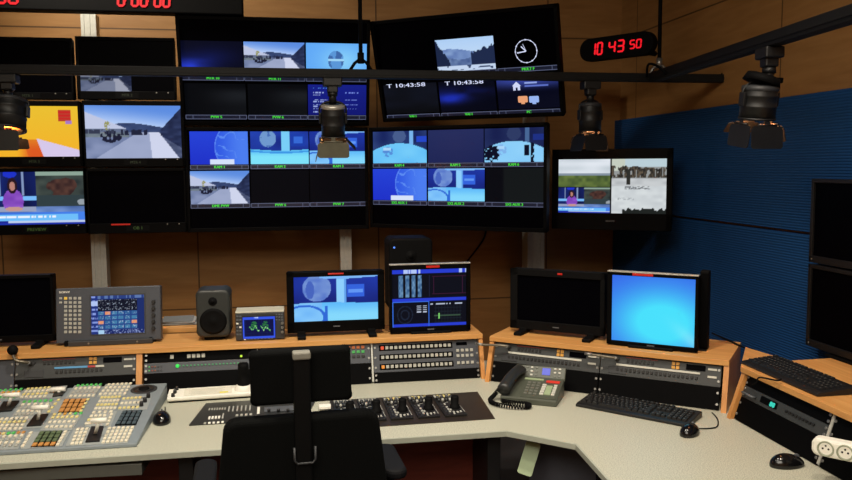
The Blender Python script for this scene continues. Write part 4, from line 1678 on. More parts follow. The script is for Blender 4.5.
# ================================================================== GEAR ON THE LONG CONSOLE
def desk_monitor(name, label, cat, fr, w, h, bz, fn, depth=0.06, feet='bars', foot_h=0.03, n=120, tally=None, group=None, frame_mat=MONBLK, toptrim=None, gain=1.0):
    """fr: on the board, centre below the monitor front; h is the body height above the feet"""
    t = thing(name, label, cat, fr, group)
    b = bpy.data.objects.new('x', None)
    zc = foot_h + h / 2
    l, r, top, bot = bz
    mb = MB()
    mb.box((0, depth * 0.5 - 0.012, zc), (w - 0.003, depth - 0.012, h - 0.003), 0.005)
    mb.box((0, depth * 0.5 + 0.01, zc), (w * 0.7, depth, h * 0.6), 0.01)
    part('housing', mb, frame_mat, t)
    e = 0.002
    mb = MB()
    mb.box((-w / 2 + l / 2, -0.012, zc), (l, 0.022, h), e)
    mb.box((w / 2 - r / 2, -0.012, zc), (r, 0.022, h), e)
    mb.box((0, -0.012, zc + h / 2 - top / 2), (w, 0.022, top), e)
    mb.box((0, -0.012, zc - h / 2 + bot / 2), (w, 0.022, bot), e)
    part('bezel', mb, frame_mat, t)
    X0, X1, Z0, Z1 = -w / 2 + l, w / 2 - r, zc - h / 2 + bot, zc + h / 2 - top
    part('screen', MB().box(((X0 + X1) / 2, -0.010, (Z0 + Z1) / 2), (X1 - X0 + 0.002, 0.006, Z1 - Z0 + 0.002)), SCREEN_OFF, t)
    if fn:
        picture('picture', X0, X1, Z0, Z1, fn, t, -0.0142, n, gain=gain)
    if toptrim:
        part('top_trim', MB().box((0, -0.010, zc + h / 2 + 0.002), (w, 0.03, 0.005), 0.001), toptrim, t)
    if tally:
        part('tally_light', MB().box((tally[0] * w, -0.0245, zc + h / 2 - top * 0.45), (tally[1], 0.004, tally[2]), 0.001), TALLYRED, t)
    part('maker_badge', MB().box((0.0, -0.0235, zc - h / 2 + bot * 0.5), (0.03, 0.001, 0.005)), GREY, t)
    if feet == 'bars':
        for s in (-1, 1):
            part('foot', MB().box((s * w * 0.36, -0.01, foot_h / 2 + 0.004), (0.034, 0.03, foot_h + 0.006), 0.003).box((s * w * 0.36, -0.005, 0.008), (0.036, 0.17, 0.0155), 0.004), MATTE, t)
    elif feet == 'disc':
        part('stand', MB().box((0, 0.03, foot_h / 2 + 0.02), (0.06, 0.02, foot_h + 0.04), 0.004).box((0, 0.03, 0.006), (w * 0.5, 0.13, 0.0115), 0.004), MATTE, t)
    return t


def on_top(F, px, py, yawd=0, dy=0.0):
    x, y = F.t(px, py, HB + 0.022)
    return sub(F, x, y + dy, HB + 0.0222, yaw=yawd)


def span(fr, a, b, py):
    return fr.f(a, py)[0], fr.f(b, py)[0]


def front_at(F, ydepth, pa, pb, py):
    """frame on the board, ydepth behind the console's bottom front edge, centred between two pixels"""
    g = sub(F, 0, ydepth, HB + 0.0222)
    x0, x1 = g.f(pa, py)[0], g.f(pb, py)[0]
    return sub(g, (x0 + x1) / 2, 0, 0), x1 - x0


# black monitor at the far left
fr, w = front_at(F1, 0.22, -60, 55.5, 310)
ztop = fr.f(28, 274.5)[1]
desk_monitor('desk_monitor', 'black unlit desk monitor at the left edge beside the touch panel', 'monitor', fr, w, ztop - 0.018, (0.012, 0.012, 0.014, 0.03), None, foot_h=0.018, group='monitors standing on the consoles')
# touch panel
fr, w = front_at(F1, 0.17, 55, 160.5, 315)
ztop = fr.f(108, 287.5)[1]
zbot = fr.f(108, 341.5)[1]
t = thing('mixer_menu_panel', 'grey touch panel with key block, colour screen and SONY lettering on the long console', 'control panel', fr)
hb_ = ztop - zbot
tp = bpy.data.objects.new('housing', MB().box((0, 0.02, hb_ / 2), (w, 0.05, hb_), 0.004).mesh('housing'))
COL.objects.link(tp); tp.data.materials.append(SLATE); tp.parent = t; tp.location = (0, 0, zbot); tp.rotation_euler = (R_(-8), 0, 0)
tpF = sub(fr, 0, 0, zbot, tilt=-8)
ya = -0.0055


def tpx(px, py):
    return tpF.f(px, py, ya)


x0, z0 = tpx(91.5, 334.5)
x1, z1 = tpx(144, 294.5)
part('screen_frame', MB().box(((x0 + x1) / 2, ya + 0.0005, (z0 + z1) / 2), (x1 - x0 + 0.012, 0.002, z1 - z0 + 0.012), 0.0005), DKGREY, tp)
picture('screen', x0, x1, z0, z1, pic_touch, tp, ya - 0.001, 110)
mb = MB()
xs, zs = tpx(64.5, 292.3)
put_text(mb, 'SONY', 0.012, xs, zs, ya - 0.0003, 0, width=tpx(70, 292)[0] - tpx(59, 292)[0], bold=0.0006)
part('maker_lettering', mb, WHITE, tp)
for j in range(9):
    for i in range(4):
        x, z = tpx(65.6 + 4.7 * i + 0.0 * j, 298.3 + 4.2 * j)
        btn(tp, x, z, 0.0125, 0.0115, glow((240, 190, 70), 0.9) if (i == 0 and j == 0) else KEYGREY, d=0.005, y=ya + 0.002, label='lit amber button' if (i == 0 and j == 0) else None)
for j in range(2):
    x, z = tpx(60.6, 298.3 + 4.2 * j)
    btn(tp, x, z, 0.0115, 0.009, KEYGREY, d=0.005, y=ya + 0.002)
for j in range(5):
    x, z = tpx(153.5, 301.8 + 6.6 * j)
    part('knob', MB().cyl((x, ya + 0.001, z), (x, ya - 0.014, z), 0.0085, 0.0075, seg=16), KEYBLACK, tp)
part('base_bar', MB().box((0.01, -0.012, 0.012), (w * 0.80, 0.03, 0.022), 0.003).box((0.01, 0.03, 0.005), (w * 0.8, 0.09, 0.0095), 0.002), DKGREY, t)
for s in (-1, 1):
    part('foot', MB().box((s * w * 0.40, -0.006, zbot / 2 + 0.006), (0.014, 0.03, zbot + 0.012), 0.002), MATTE, t)
part('screws', MB().cyl((-0.08, -0.025, 0.012), (-0.08, -0.029, 0.012), 0.004, seg=10).cyl((0.12, -0.025, 0.012), (0.12, -0.029, 0.012), 0.004, seg=10), STEEL, t)

# active loudspeaker
def loudspeaker(label, fr, w, h, d, led=None, body=DKGREY, foot=True):
    t = thing('loudspeaker', label, 'speaker', fr, 'studio loudspeakers')
    z0 = 0.016 if foot else 0.0
    M = Matrix.Translation((0, 0, z0 + h / 2))
    mb = MB()
    pts = []
    n = 10
    rr = 0.028
    for cx, cy, a0 in ((w / 2 - rr, h / 2 - rr, 0), (-w / 2 + rr, h / 2 - rr, 90), (-w / 2 + rr, -h / 2 + rr, 180), (w / 2 - rr, -h / 2 + rr, 270)):
        for i in range(n + 1):
            a = R_(a0 + 90 * i / n)
            pts.append((cx + rr * math.cos(a), cy + rr * math.sin(a)))
    mb.prism(pts, -d * 0.1, d * 0.9, 'y', bev=0.012, M=M, seg=4)
    part('cabinet', mb, body, t)
    rot = Matrix(((1, 0, 0, 0), (0, 0, 1, 0), (0, 1, 0, 0), (0, 0, 0, 1)))
    yf = -d * 0.1
    zt_, zw = z0 + h * 0.76, z0 + h * 0.34
    part('tweeter', MB().lathe([(0, -0.006), (w * 0.05, -0.005), (w * 0.06, 0.0005), (w * 0.11, -0.003), (w * 0.13, 0.0), (w * 0.13, 0.004)], 28, M=Matrix.Translation((0, yf - 0.002, zt_)) @ rot), MATTE, t)
    part('woofer', MB().lathe([(0, -0.002), (w * 0.1, -0.004), (w * 0.14, 0.0), (w * 0.32, -0.007), (w * 0.35, -0.007), (w * 0.38, -0.004), (w * 0.40, 0.002)], 32, M=Matrix.Translation((0, yf - 0.002, zw)) @ rot), MATTE, t)
    if led:
        part('power_light', MB().cyl((led[0] * w, yf + 0.002, z0 + led[1] * h), (led[0] * w, yf - 0.003, z0 + led[1] * h), 0.0045, seg=10), glow((90, 140, 255), 1.6), t)
    if foot:
        part('rubber_foot', MB().rprism(w * 0.62, d * 0.62, 0.02, 0, 0.02, 'z', (0, d * 0.36), bev=0.003), MATTE, t)
    return t


fr, w = front_at(F1, 0.155, 196.5, 230.5, 320)
hs = fr.f(213, 290)[1]
loudspeaker('dark grey studio loudspeaker on the long console left of the waveform scope', fr, w, hs - 0.014, 0.145, body=mat('speaker_grey', (40, 43, 42), 0.5, noise=0.06))

# waveform monitor
fr, w = front_at(F1, 0.115, 235.5, 284.5, 325)
ztop = fr.f(260, 312.5)[1]
t = thing('waveform_monitor', 'small square waveform scope with blue screen and green traces', 'monitor', fr)
part('case', MB().box((0, 0.055, ztop / 2 + 0.002), (w, 0.12, ztop - 0.004), 0.003), DKGREY, t)
part('top_cover', MB().box((0, 0.056, ztop + 0.003), (w * 1.0, 0.12, 0.006), 0.002), mat('pale_metal_cover', (196, 194, 178), 0.4, noise=0.05), t)
ya = -0.006
x0, z0 = fr.f(243.2, 339, ya)
x1, z1 = fr.f(274.8, 316.2, ya)
part('screen_frame', MB().box(((x0 + x1) / 2, ya + 0.0005, (z0 + z1) / 2), (x1 - x0 + 0.006, 0.002, z1 - z0 + 0.006)), BLACK, t)
picture('screen', x0, x1, z0, z1, pic_scope, t, ya - 0.001, 80)
for j in range(6):
    for i in range(2):
        x, z = fr.f(237.4 + 3.0 * i, 316.5 + 3.6 * j, ya)
        z = max(z, 0.008)
        btn(t, x, z, 0.0095, 0.007, WHITE if (i, j) in ((0, 2), (1, 3)) else GREY, d=0.004, y=-0.004)
for j in range(3):
    for i in range(3):
        x, z = fr.f(276.6 + 2.7 * i, 314.5 + 2.7 * j, ya)
        btn(t, x, z, 0.008, 0.006, GREY, d=0.004, y=-0.004)
for j in range(3):
    x, z = fr.f(282.3, 323 + 4.4 * j, ya)
    part('knob', MB().cyl((x, -0.004, z), (x, -0.014, z), 0.006, seg=12), STEEL, t)
for k in range(9):
    x, z = fr.f(245 + 3.4 * k, 340.3, ya)
    z = max(z, 0.0075)
    btn(t, x, z, 0.0085, 0.005, WHITE if k == 0 else GREY, d=0.004, y=-0.004)
for s in (-1, 1):
    part('foot', MB().box((s * w * 0.38, 0.02, 0.003), (0.02, 0.03, 0.005)), MATTE, t)

# picture monitor
fr, w = front_at(F1, 0.165, 286.8, 384, 300)
ztop = fr.f(335, 270.8)[1]
zb_ = fr.f(335, 332)[1]
a, zz0 = fr.f(294.5, 322, -0.014)
b, zz1 = fr.f(377.5, 274.8, -0.014)
fh = max(0.02, zb_)
desk_monitor('desk_monitor', 'desk monitor with the bright blue studio picture behind the office chair', 'monitor', fr, w, ztop - fh, (a + w / 2, w / 2 - b, ztop - zz1, zz0 - fh), pic_studio_close, foot_h=fh, tally=(0.0, 0.07, 0.007), group='monitors standing on the consoles')
# square measuring screen
fr, w = front_at(F1, 0.135, 389.3, 469.5, 297)
ztop = fr.f(429, 263.8)[1]
zb_ = max(0.006, fr.f(429, 332)[1])
a, zz0 = fr.f(392.5, 327.5, -0.014)
b, zz1 = fr.f(466, 268, -0.014)
desk_monitor('desk_monitor', 'square desk screen showing four dark measuring charts framed in blue', 'monitor', fr, w, ztop - zb_, (a + w / 2, w / 2 - b, ztop - zz1, zz0 - zb_), pic_measure, foot_h=zb_, feet='disc', tally=(0.03, 0.062, 0.010), group='monitors standing on the consoles', toptrim=SILVER)
# dark speaker behind
g = sub(F1, 0, 0.42, -ZD)
x0, x1 = g.f(388.5, 255)[0], g.f(432, 255)[0]
ztop = g.f(410, 238)[1]
sf = sub(g, (x0 + x1) / 2, 0, 0.0)
ls = loudspeaker('black loudspeaker with blue power light behind the square measuring screen', sub(sf, 0, 0, ztop - 0.36), x1 - x0, 0.36, 0.2, led=(-0.38, 0.88), body=MATTE, foot=False)
part('stand', MB().box((0, 0.09, -(ztop - 0.36) / 2 - 0.002), (0.1, 0.08, ztop - 0.364), 0.004).box((0, 0.09, -(ztop - 0.36) + 0.01), (0.26, 0.2, 0.018), 0.003), MATTE, ls)

# ================================================================== GEAR ON THE ANGLED CONSOLE
fr, w = front_at(F2, 0.20, 512, 606, 300)
ztop = (fr.f(512, 268.5)[1] + fr.f(606, 272)[1]) / 2
zb_ = max(0.02, (fr.f(512, 327)[1] + fr.f(606, 340)[1]) / 2)
desk_monitor('desk_monitor', 'black unlit desk monitor with small red light left of the bright blue desktop screen', 'monitor', fr, w, ztop - zb_, (0.035, 0.02, 0.03, 0.04), None, foot_h=zb_, tally=(0.04, 0.022, 0.008), group='monitors standing on the consoles', frame_mat=MATTE)
fr, w = front_at(F2, 0.135, 608.3, 699, 310)
ztop = (fr.f(608, 271)[1] + fr.f(699, 275.5)[1]) / 2
zb_ = max(0.006, (fr.f(608, 343.5)[1] + fr.f(699, 351.5)[1]) / 2)
a, zz0 = fr.f(611.5, 341, -0.014)
b, zz1 = fr.f(696, 276, -0.014)
zz0 = (fr.f(611.5, 339.5, -0.014)[1] + fr.f(696, 348, -0.014)[1]) / 2
zz1 = (fr.f(611.5, 275, -0.014)[1] + fr.f(696, 279, -0.014)[1]) / 2
desk_monitor('desk_monitor', 'desk screen filled with a bright cyan-blue desktop on the angled console', 'monitor', fr, w, ztop - zb_, (a + w / 2, w / 2 - b, ztop - zz1, zz0 - zb_), pic_desktop, foot_h=zb_, feet='disc', tally=(-0.1, 0.085, 0.009), group='monitors standing on the consoles', toptrim=SILVER)
g = sub(F2, 0, 0.212, HB + 0.0222)
x0 = g.f(699, 310)[0]
x1 = g.f(708, 310)[0]
zt_ = g.f(705, 270.5)[1]
cs = sub(g, x0 + 0.004, 0.0, 0)
t = thing('slim_computer', 'slim upright black computer case right of the bright blue desktop screen', 'computer', cs)
part('case', MB().box(((x1 - x0) / 2, 0.005, zt_ / 2 + 0.003), (x1 - x0, 0.05, zt_ - 0.006), 0.004), MATTE, t)
part('front_panel', MB().box(((x1 - x0) / 2, -0.022, zt_ / 2 + 0.003), ((x1 - x0) * 0.9, 0.006, zt_ - 0.02), 0.002), DEEP, t)
part('foot', MB().box(((x1 - x0) / 2, 0.005, 0.002), ((x1 - x0) * 0.9, 0.09, 0.0038)), BLACK, t)
t = tag(part('monitor_cable', MB().tube([P(712, 333, ZT + 0.03), P(722, 337.5, ZT + 0.02), P(734, 343, ZT + 0.008), P(744, 347.5, ZT + 0.004)], 0.004), MATTE), 'thin black cable behind the computer case on the angled console end', 'cable')

# ================================================================== RIGHT WING SCREENS
rb = P(807.5, 348, ZT)
RF = Frame((rb.x, rb.y, ZT + 0.0005), YAW - 90)
zm = RF.f(807.5, 262)[1]
zt_ = RF.f(807.5, 178.5)[1]
zb_ = 0.014
wm = 0.58
for k, (z0, z1, lab) in enumerate(((zb_, zm - 0.004, 'lower of two stacked black monitors at the right edge, on the console'), (zm + 0.004, zt_, 'upper of two stacked black monitors at the right edge'))):
    mf = sub(RF, wm / 2, 0, z0)
    t = thing('stacked_monitor' if k == 0 else 'wall_mounted_monitor', lab, 'monitor', mf, 'stacked monitors at the right edge')
    hh = z1 - z0
    sfh = sub(mf, 0, 0, hh / 2)
    e = bpy.data.objects
    l = 0.016
    mb = MB().box((0, 0.024, hh / 2), (wm - 0.004, 0.03, hh - 0.004), 0.004)
    part('housing', mb, MATTE, t)
    mb = MB()
    for c, s in (((-wm / 2 + l / 2, 0, hh / 2), (l, 0.022, hh)), ((wm / 2 - l / 2, 0, hh / 2), (l, 0.022, hh)), ((0, 0, hh - l / 2), (wm, 0.022, l)), ((0, 0, 0.014), (wm, 0.022, 0.028))):
        mb.box(c, s, 0.002)
    part('bezel', mb, BLACK, t)
    part('screen', MB().box((0, 0.002, hh / 2 + 0.006), (wm - 2 * l + 0.002, 0.006, hh - l - 0.028 + 0.002)), SCREEN_OFF, t)
    part('indicator_light', MB().cyl((-wm / 2 + 0.02, -0.010, 0.014), (-wm / 2 + 0.02, -0.013, 0.014), 0.004, seg=10), STEEL, t)
    part('stand' if k == 0 else 'wall_bracket', (MB().box((0, 0.045, 0.09), (0.07, 0.02, 0.2), 0.003).box((0, 0.03, -0.009), (0.3, 0.11, 0.009), 0.002).box((0, 0.045, -0.006), (0.07, 0.02, 0.02))) if k == 0 else MB().box((0, 0.046, hh / 2), (0.12, 0.02, 0.12), 0.003), MATTE, t)

# ================================================================== KEYBOARDS AND MICE
LEGEND = mat('grey_key_legends', (104, 104, 100), 0.6)
_kb = {}


def key_mesh(w, d):
    k = (round(w, 4), round(d, 4))
    if k not in _kb:
        mb = MB()
        b = bmesh.new()
        bmesh.ops.create_cube(b, size=1)
        for v in b.verts:
            top = v.co.z > 0
            v.co.x *= w * (0.8 if top else 1.0)
            v.co.y *= d * (0.78 if top else 1.0)
            v.co.z = 0.008 if top else 0.0
        mb._merge(b, Matrix.Identity(4), 0, False)
        mb.box((-w * 0.15, 0.001, 0.0081), (0.0035, 0.0035, 0.0004), m=1)
        me = mb.mesh('key')
        me.materials.append(KEYBLACK)
        me.materials.append(LEGEND)
        _kb[k] = me
    return _kb[k]





def keyboard(label, fr):
    """fr: front left corner on the surface"""
    W_, D_ = 0.452, 0.155
    t = thing('computer_keyboard', label, 'keyboard', fr, 'computer keyboards')
    part('body', MB().prism([(0, 0), (0, 0.010), (0.012, 0.014), (D_ - 0.01, 0.026), (D_, 0.022), (D_, 0)], 0, W_, 'x', bev=0.0025), BLACK, t)
    sl = math.degrees(math.atan2(0.012, D_ - 0.022))
    keys = []
    u = 0.0188
    rows = [(0.030, [1.25, 1.25, 1.25, 6.25, 1.25, 1.25, 1.25, 1.25]), (0.049, [2.25] + [1] * 10 + [2.75]), (0.068, [1.75] + [1] * 11 + [2.25]), (0.087, [1.5] + [1] * 12 + [1.5]), (0.106, [1] * 13 + [2]), (0.131, [1, -1, 1, 1, 1, 1, -.5, 1, 1, 1, 1, -.5, 1, 1, 1, 1])]
    for y, ws in rows:
        x = 0.012
        for q in ws:
            if q > 0:
                keys.append((x + q * u / 2, y, q * u - 0.0016, 0.0165))
            x += abs(q) * u
    x0 = 0.012 + 15 * u + 0.006
    for y, n in ((0.030, 3), (0.087, 3), (0.106, 3), (0.131, 3)):
        for i in range(n):
            keys.append((x0 + u * (i + .5), y, u - 0.0016, 0.0165))
    keys.append((x0 + 1.5 * u, 0.049, u - 0.0016, 0.0165))
    x1 = x0 + 3 * u + 0.006
    for y in (0.030, 0.049, 0.068, 0.087, 0.106):
        for i in range(4):
            keys.append((x1 + u * (i + .5), y, u - 0.0016, 0.0165))
    for i, (x, y, w, d) in enumerate(keys[::-1][:100]):
        o = bpy.data.objects.new('key', key_mesh(w, d))
        COL.objects.link(o)
        o.parent = t
        o.location = (x, y, 0.0133 + (y - 0.012) * 0.0902)
        o.rotation_euler = (R_(sl), 0, 0)
    mb = MB()
    for (x, y, w, d) in keys[::-1][100:]:
        mb.mesh_from(key_mesh(w, d), Matrix.Translation((x, y, 0.0133 + (y - 0.012) * 0.0902)), None)
    if len(keys) > 100:
        part('key', mb, [KEYBLACK, LEGEND], t, kind='stuff')
    return t


a, b = P(575.5, 406.5, ZD), P(690, 428.5, ZD)
ky = math.degrees(math.atan2(b.y - a.y, b.x - a.x))
keyboard('black computer keyboard on the desk in front of the angled console', Frame((a.x, a.y, ZD + 0.0004), ky))
a = P(746, 367.5, ZT)
KF = Frame((a.x, a.y, ZT + 0.0006), Y3)
keyboard('black computer keyboard lying on the wooden console of the right wing', sub(KF, -0.055, 0.012, 0))
tag(part('keyboard_cable', MB().tube([P(781, 379, ZT + 0.014), P(777, 380.5, ZT + 0.012), FR3.w(FR3.f(771, 381.5)[0], -0.048, FACE + 0.004), FR3.w(FR3.f(762, 382)[0], -0.020, min(FR3.f(762, 382)[1], FACE - 0.02)), FR3.w(FR3.f(754, 385)[0], -0.006, FR3.f(754, 385)[1])], 0.003), MATTE), 'thin black cable looping from the right wing keyboard over the board edge', 'cable')


def mouse(label, fr, glossy, s=1.0):
    """fr: centre; nose points along +y"""
    t = thing('computer_mouse', label, 'mouse', fr, 'computer mice')
    b = bmesh.new()
    bmesh.ops.create_uvsphere(b, u_segments=28, v_segments=18, radius=1)
    for v in b.verts:
        x, y, z = v.co
        wdt = 0.031 * (1 - 0.10 * y)
        v.co = Vector((x * wdt, y * 0.055, max(z, -0.12) * 0.034 * (1 - 0.16 * y)))
    mb = MB()
    mb._merge(b, Matrix.Translation((0, 0, 0.0048)) @ Matrix.Diagonal((s, s, s, 1)), 0, True)
    part('shell', mb, glossy, t)
    part('scroll_wheel', MB().cyl((-0.0035, 0.03 * s, 0.03 * s), (0.0035, 0.03 * s, 0.03 * s), 0.0075, seg=16), GREY, t)
    part('button_seam', MB().box((0, 0.037 * s, 0.0275 * s), (0.0012, 0.02 * s, 0.004)), DEEP, t)
    return t


GLOSSBLK = mat('glossy_black_shell', (13, 13, 15), 0.18, noise=0.05)
c = P(690, 434, ZD)
mouse('black mouse on the desk in front of the keyboard, by the angled console', Frame((c.x, c.y, ZD + 0.0003), -38), GLOSSBLK)
e = [P(697, 430, ZD), P(708, 429.5, ZD), P(717, 427.5, ZD), P(717.5, 420, ZD), P(712, 413.5, ZD)]
tag(part('mouse_cable', MB().tube([p + Vector((0, 0, 0.006 if i == 0 else 0.004)) for i, p in enumerate(e)], 0.0022), MATTE), 'thin black mouse cable curling towards the angled console', 'cable')
c = P(787, 466, ZD)
mouse('glossy black mouse with silver marks at the lower right of the desk', Frame((c.x, c.y, ZD + 0.0003), -82), GLOSSBLK, 1.05)
tmp = bpy.data.objects.new('x', None)
c = P(162, 421.5, ZD)
mouse('small round black mouse right of the vision mixer', Frame((c.x, c.y, ZD + 0.0003), 18), GLOSSBLK, 1.06)
tag(part('mouse_cable', MB().tube([P(165, 411.5, ZD + 0.016), P(165.2, 409, ZD + 0.006), P(165, 407, ZD + 0.004)], 0.0022), MATTE), 'short black mouse cable beside the vision mixer', 'cable')

# ================================================================== TELEPHONE
a, b = P(500, 402, ZD), P(550, 412.5, ZD)
py_ = math.degrees(math.atan2(b.y - a.y, b.x - a.x))
py_ = -20
PHF = Frame((a.x, a.y, ZD + 0.0004), py_)
pw = (b - a).length
PHG = mat('dark_green_grey_phone', (74, 78, 68), 0.45, noise=0.05)
t = thing('desk_telephone', 'dark grey desk telephone with coiled cord and red label, left of the keyboard', 'telephone', PHF)
pd = 0.17
part('body', MB().prism([(0, 0), (0, 0.024), (pd, 0.072), (pd, 0)], 0, pw, 'x', bev=0.004), PHG, t)
TS = math.degrees(math.atan2(0.048, pd))
top = sub(PHF, 0, 0, 0.0242, tilt=TS)
te = bpy.data.objects.new('keypad_plate', MB().box((pw * 0.66, 0.085, 0.0012), (pw * 0.62, 0.15, 0.002), 0.0008).mesh('keypad_plate'))
COL.objects.link(te); te.data.materials.append(PHG); te.parent = t; te.location = (0, 0, 0.0242); te.rotation_euler = (R_(TS), 0, 0)


def pkey(x, y, w, d, m, name='button', label=None):
    o = part(name, MB().box((0, 0, 0.0015), (w, d, 0.005), 0.001), m, te, (x, y, 0.0022), label=label)
    return o


PHK = mat('grey_phone_keys', (104, 106, 98), 0.5, noise=0.05)
k0 = None
for j in range(5):
    for i in range(3):
        k0 = pkey(pw * (0.42 + 0.085 * i), 0.035 + 0.021 * j, 0.0135, 0.011, PHK) if k0 is None else again(k0, te, (pw * (0.42 + 0.085 * i), 0.035 + 0.021 * j, 0.0022))
for j in range(5):
    pkey(pw * 0.70, 0.040 + 0.017 * j, 0.017, 0.012, STRIPW, label='white button')
    pkey(pw * 0.90, 0.040 + 0.017 * j, 0.014, 0.012, STRIPW, label='white button')
pkey(pw * 0.80, 0.070, 0.026, 0.07, MINT, 'name_card')
pkey(pw * 0.83, 0.136, 0.056, 0.016, mat('bright_red_label', (206, 52, 40), 0.5, noise=0.03), 'red_label')
pkey(pw * 0.48, 0.147, 0.08, 0.012, MINT, 'number_card')
dF = (0, pd - 0.006, 0.064)
dm = part('display_panel', MB().box((pw * 0.55, 0.006, 0.028), (pw * 0.92, 0.012, 0.058), 0.003), PHG, t, dF, (-32, 0, 0))
part('display', MB().box((pw * 0.66, -0.0005, 0.034), (0.034, 0.002, 0.030), 0.0005), mat('blue_phone_display', (30, 40, 120), 0.3, emit=(50, 66, 190), estr=0.9), dm)
kk = None
for j in range(3):
    for i in range(10):
        x = pw * (0.14 + 0.085 * i)
        if abs(x - pw * 0.66) < 0.024:
            continue
        m = STRIPW if (i in (8, 9) and j != 0) or (i == 3) else PHK
        part('button', MB().box((x, -0.001, 0.016 + 0.016 * j), (0.010, 0.004, 0.007), 0.001), m, dm)
# handset across the left side
h0, h1 = Vector((0.014, -0.004, 0.050)), Vector((0.046, 0.165, 0.098))
mb = MB()
b = bmesh.new()
n, sgm = 24, 14
rings = []
for i in range(n + 1):
    s = i / n
    c = h0.lerp(h1, s) + Vector((0, 0, 0.016 * math.sin(math.pi * s)))
    fat = 0.5 + 0.5 * abs(2 * s - 1) ** 2.2
    if s < 0.04 or s > 0.96:
        fat *= 0.62
    rw, rh = 0.027 * (0.78 + 0.28 * fat), 0.012 + 0.013 * fat
    rings.append([b.verts.new(c + Vector((rw * math.cos(2 * math.pi * k / sgm), -0.28 * rh * math.sin(2 * math.pi * k / sgm), rh * math.sin(2 * math.pi * k / sgm)))) for k in range(sgm)])
for p, q in zip(rings, rings[1:]):
    for k in range(sgm):
        j = (k + 1) % sgm
        b.faces.new((p[k], p[j], q[j], q[k]))
b.faces.new(rings[0]); b.faces.new(rings[-1])
bmesh.ops.recalc_face_normals(b, faces=b.faces)
mb._merge(b, Matrix.Identity(4), 0, True)
part('handset', mb, mat('charcoal_handset', (36, 38, 38), 0.4, noise=0.05), t)
# coiled cord lying in a loop before the phone
path = [(-0.004, 0.03, 0.055), (-0.028, 0.022, 0.022), (-0.036, -0.02, 0.0115), (-0.006, -0.066, 0.0115), (0.06, -0.085, 0.0115), (0.128, -0.066, 0.0115), (0.122, -0.030, 0.0115), (0.06, -0.028, 0.0115), (0.012, -0.018, 0.0115)]
sm = []
pv = [Vector(p) for p in path]
for i in range(len(pv) - 1):
    p0, p1, p2, p3 = pv[max(i - 1, 0)], pv[i], pv[i + 1], pv[min(i + 2, len(pv) - 1)]
    for k in range(40):
        q = k / 40
        sm.append(0.5 * ((2 * p1) + (p2 - p0) * q + (2 * p0 - 5 * p1 + 4 * p2 - p3) * q * q + (3 * p1 - p0 - 3 * p2 + p3) * q ** 3))
hel = []
for i, p in enumerate(sm):
    tt = (sm[min(i + 1, len(sm) - 1)] - sm[max(i - 1, 0)]).normalized()
    nn = tt.cross(Vector((0, 0, 1))).normalized()
    ee = nn.cross(tt)
    an = i * 1.05
    hel.append(p + (nn * math.cos(an) + ee * math.sin(an)) * 0.0075)
part('coiled_cord', MB().tube(hel, 0.0028, seg=6, smooth_path=False), MATTE, t)

# ================================================================== VISION MIXER
fa, fb = P(136.5, 443.5, 0.753), P(167, 383, 0.803)
MXY = Y1
MF = Frame((fa.x, fa.y, ZD + 0.0005), MXY)
q = MF.I @ fb
mdep, mrise = q.y, 0.050
mskew = q.x
MW = 0.66
hf = 0.753 - ZD
t = thing('vision_mixer', 'large grey vision mixer desk with T-bar levers and rows of coloured keys', 'vision mixer', MF)
b = bmesh.new()
pts = [(-MW, 0, 0), (0, 0, 0), (mskew, mdep, 0), (-MW, mdep, 0)]
tp_ = [(-MW, 0, hf), (0, 0, hf), (mskew, mdep, hf + mrise), (-MW, mdep, hf + mrise)]
v0 = [b.verts.new(p) for p in pts]
v1 = [b.verts.new(p) for p in tp_]
b.faces.new(v0[::-1]); b.faces.new(v1)
for i in range(4):
    j = (i + 1) % 4
    b.faces.new((v0[i], v0[j], v1[j], v1[i]))
bmesh.ops.recalc_face_normals(b, faces=b.faces)
bmesh.ops.bevel(b, geom=list(b.edges), offset=0.003, segments=2, affect='EDGES', profile=0.5)
mb = MB()
mb._merge(b, Matrix.Identity(4), 0, False)
part('body', mb, MIXGREY, t)
MT_ANG = math.degrees(math.atan2(mrise, mdep))
MT = sub(MF, 0, 0, hf, tilt=MT_ANG)
tilt_m = Matrix.Translation((0, 0, hf)) @ Matrix.Rotation(R_(MT_ANG), 4, 'X')


def mx(cx, cy):                         # a point of the sloped top, from the 4x enlargement whose top left is (0, 360)
    return MT.t(cx / 4, 360 + cy / 4)


def mpart(name, mb, m, label=None, kind=None):
    o = part(name, mb, m, t, label=label, kind=kind)
    o.matrix_local = tilt_m
    return o


def quad(*c):
    return [mx(*p) for p in c]


def plate(name, c, h0, h1, m, label=None):
    return mpart(name, MB().prism(quad(*c), h0, h1, 'z'), m, label)


for c in ([(0, 122), (90, 118), (55, 158), (-30, 160)], [(98, 118), (270, 104), (240, 152), (62, 158)], [(298, 104), (408, 100), (378, 150), (262, 154)],
          [(424, 98), (522, 94), (500, 146), (388, 149)], [(400, 152), (482, 148), (460, 204), (370, 206)], [(490, 152), (606, 144), (588, 200), (470, 204)],
          [(218, 162), (360, 156), (318, 214), (182, 216)], [(84, 166), (212, 164), (170, 272), (18, 280)], [(206, 220), (332, 214), (288, 282), (160, 284)],
          [(-20, 236), (110, 232), (80, 284), (-30, 286)], [(372, 208), (470, 206), (442, 268), (338, 270)], [(296, 276), (540, 268), (510, 334), (262, 346)],
          [(112, 290), (282, 286), (248, 346), (82, 358)], [(-30, 292), (104, 290), (72, 358), (-30, 362)]):
    plate('key_module', c, 0.0003, 0.0022, MIXSTRIP)

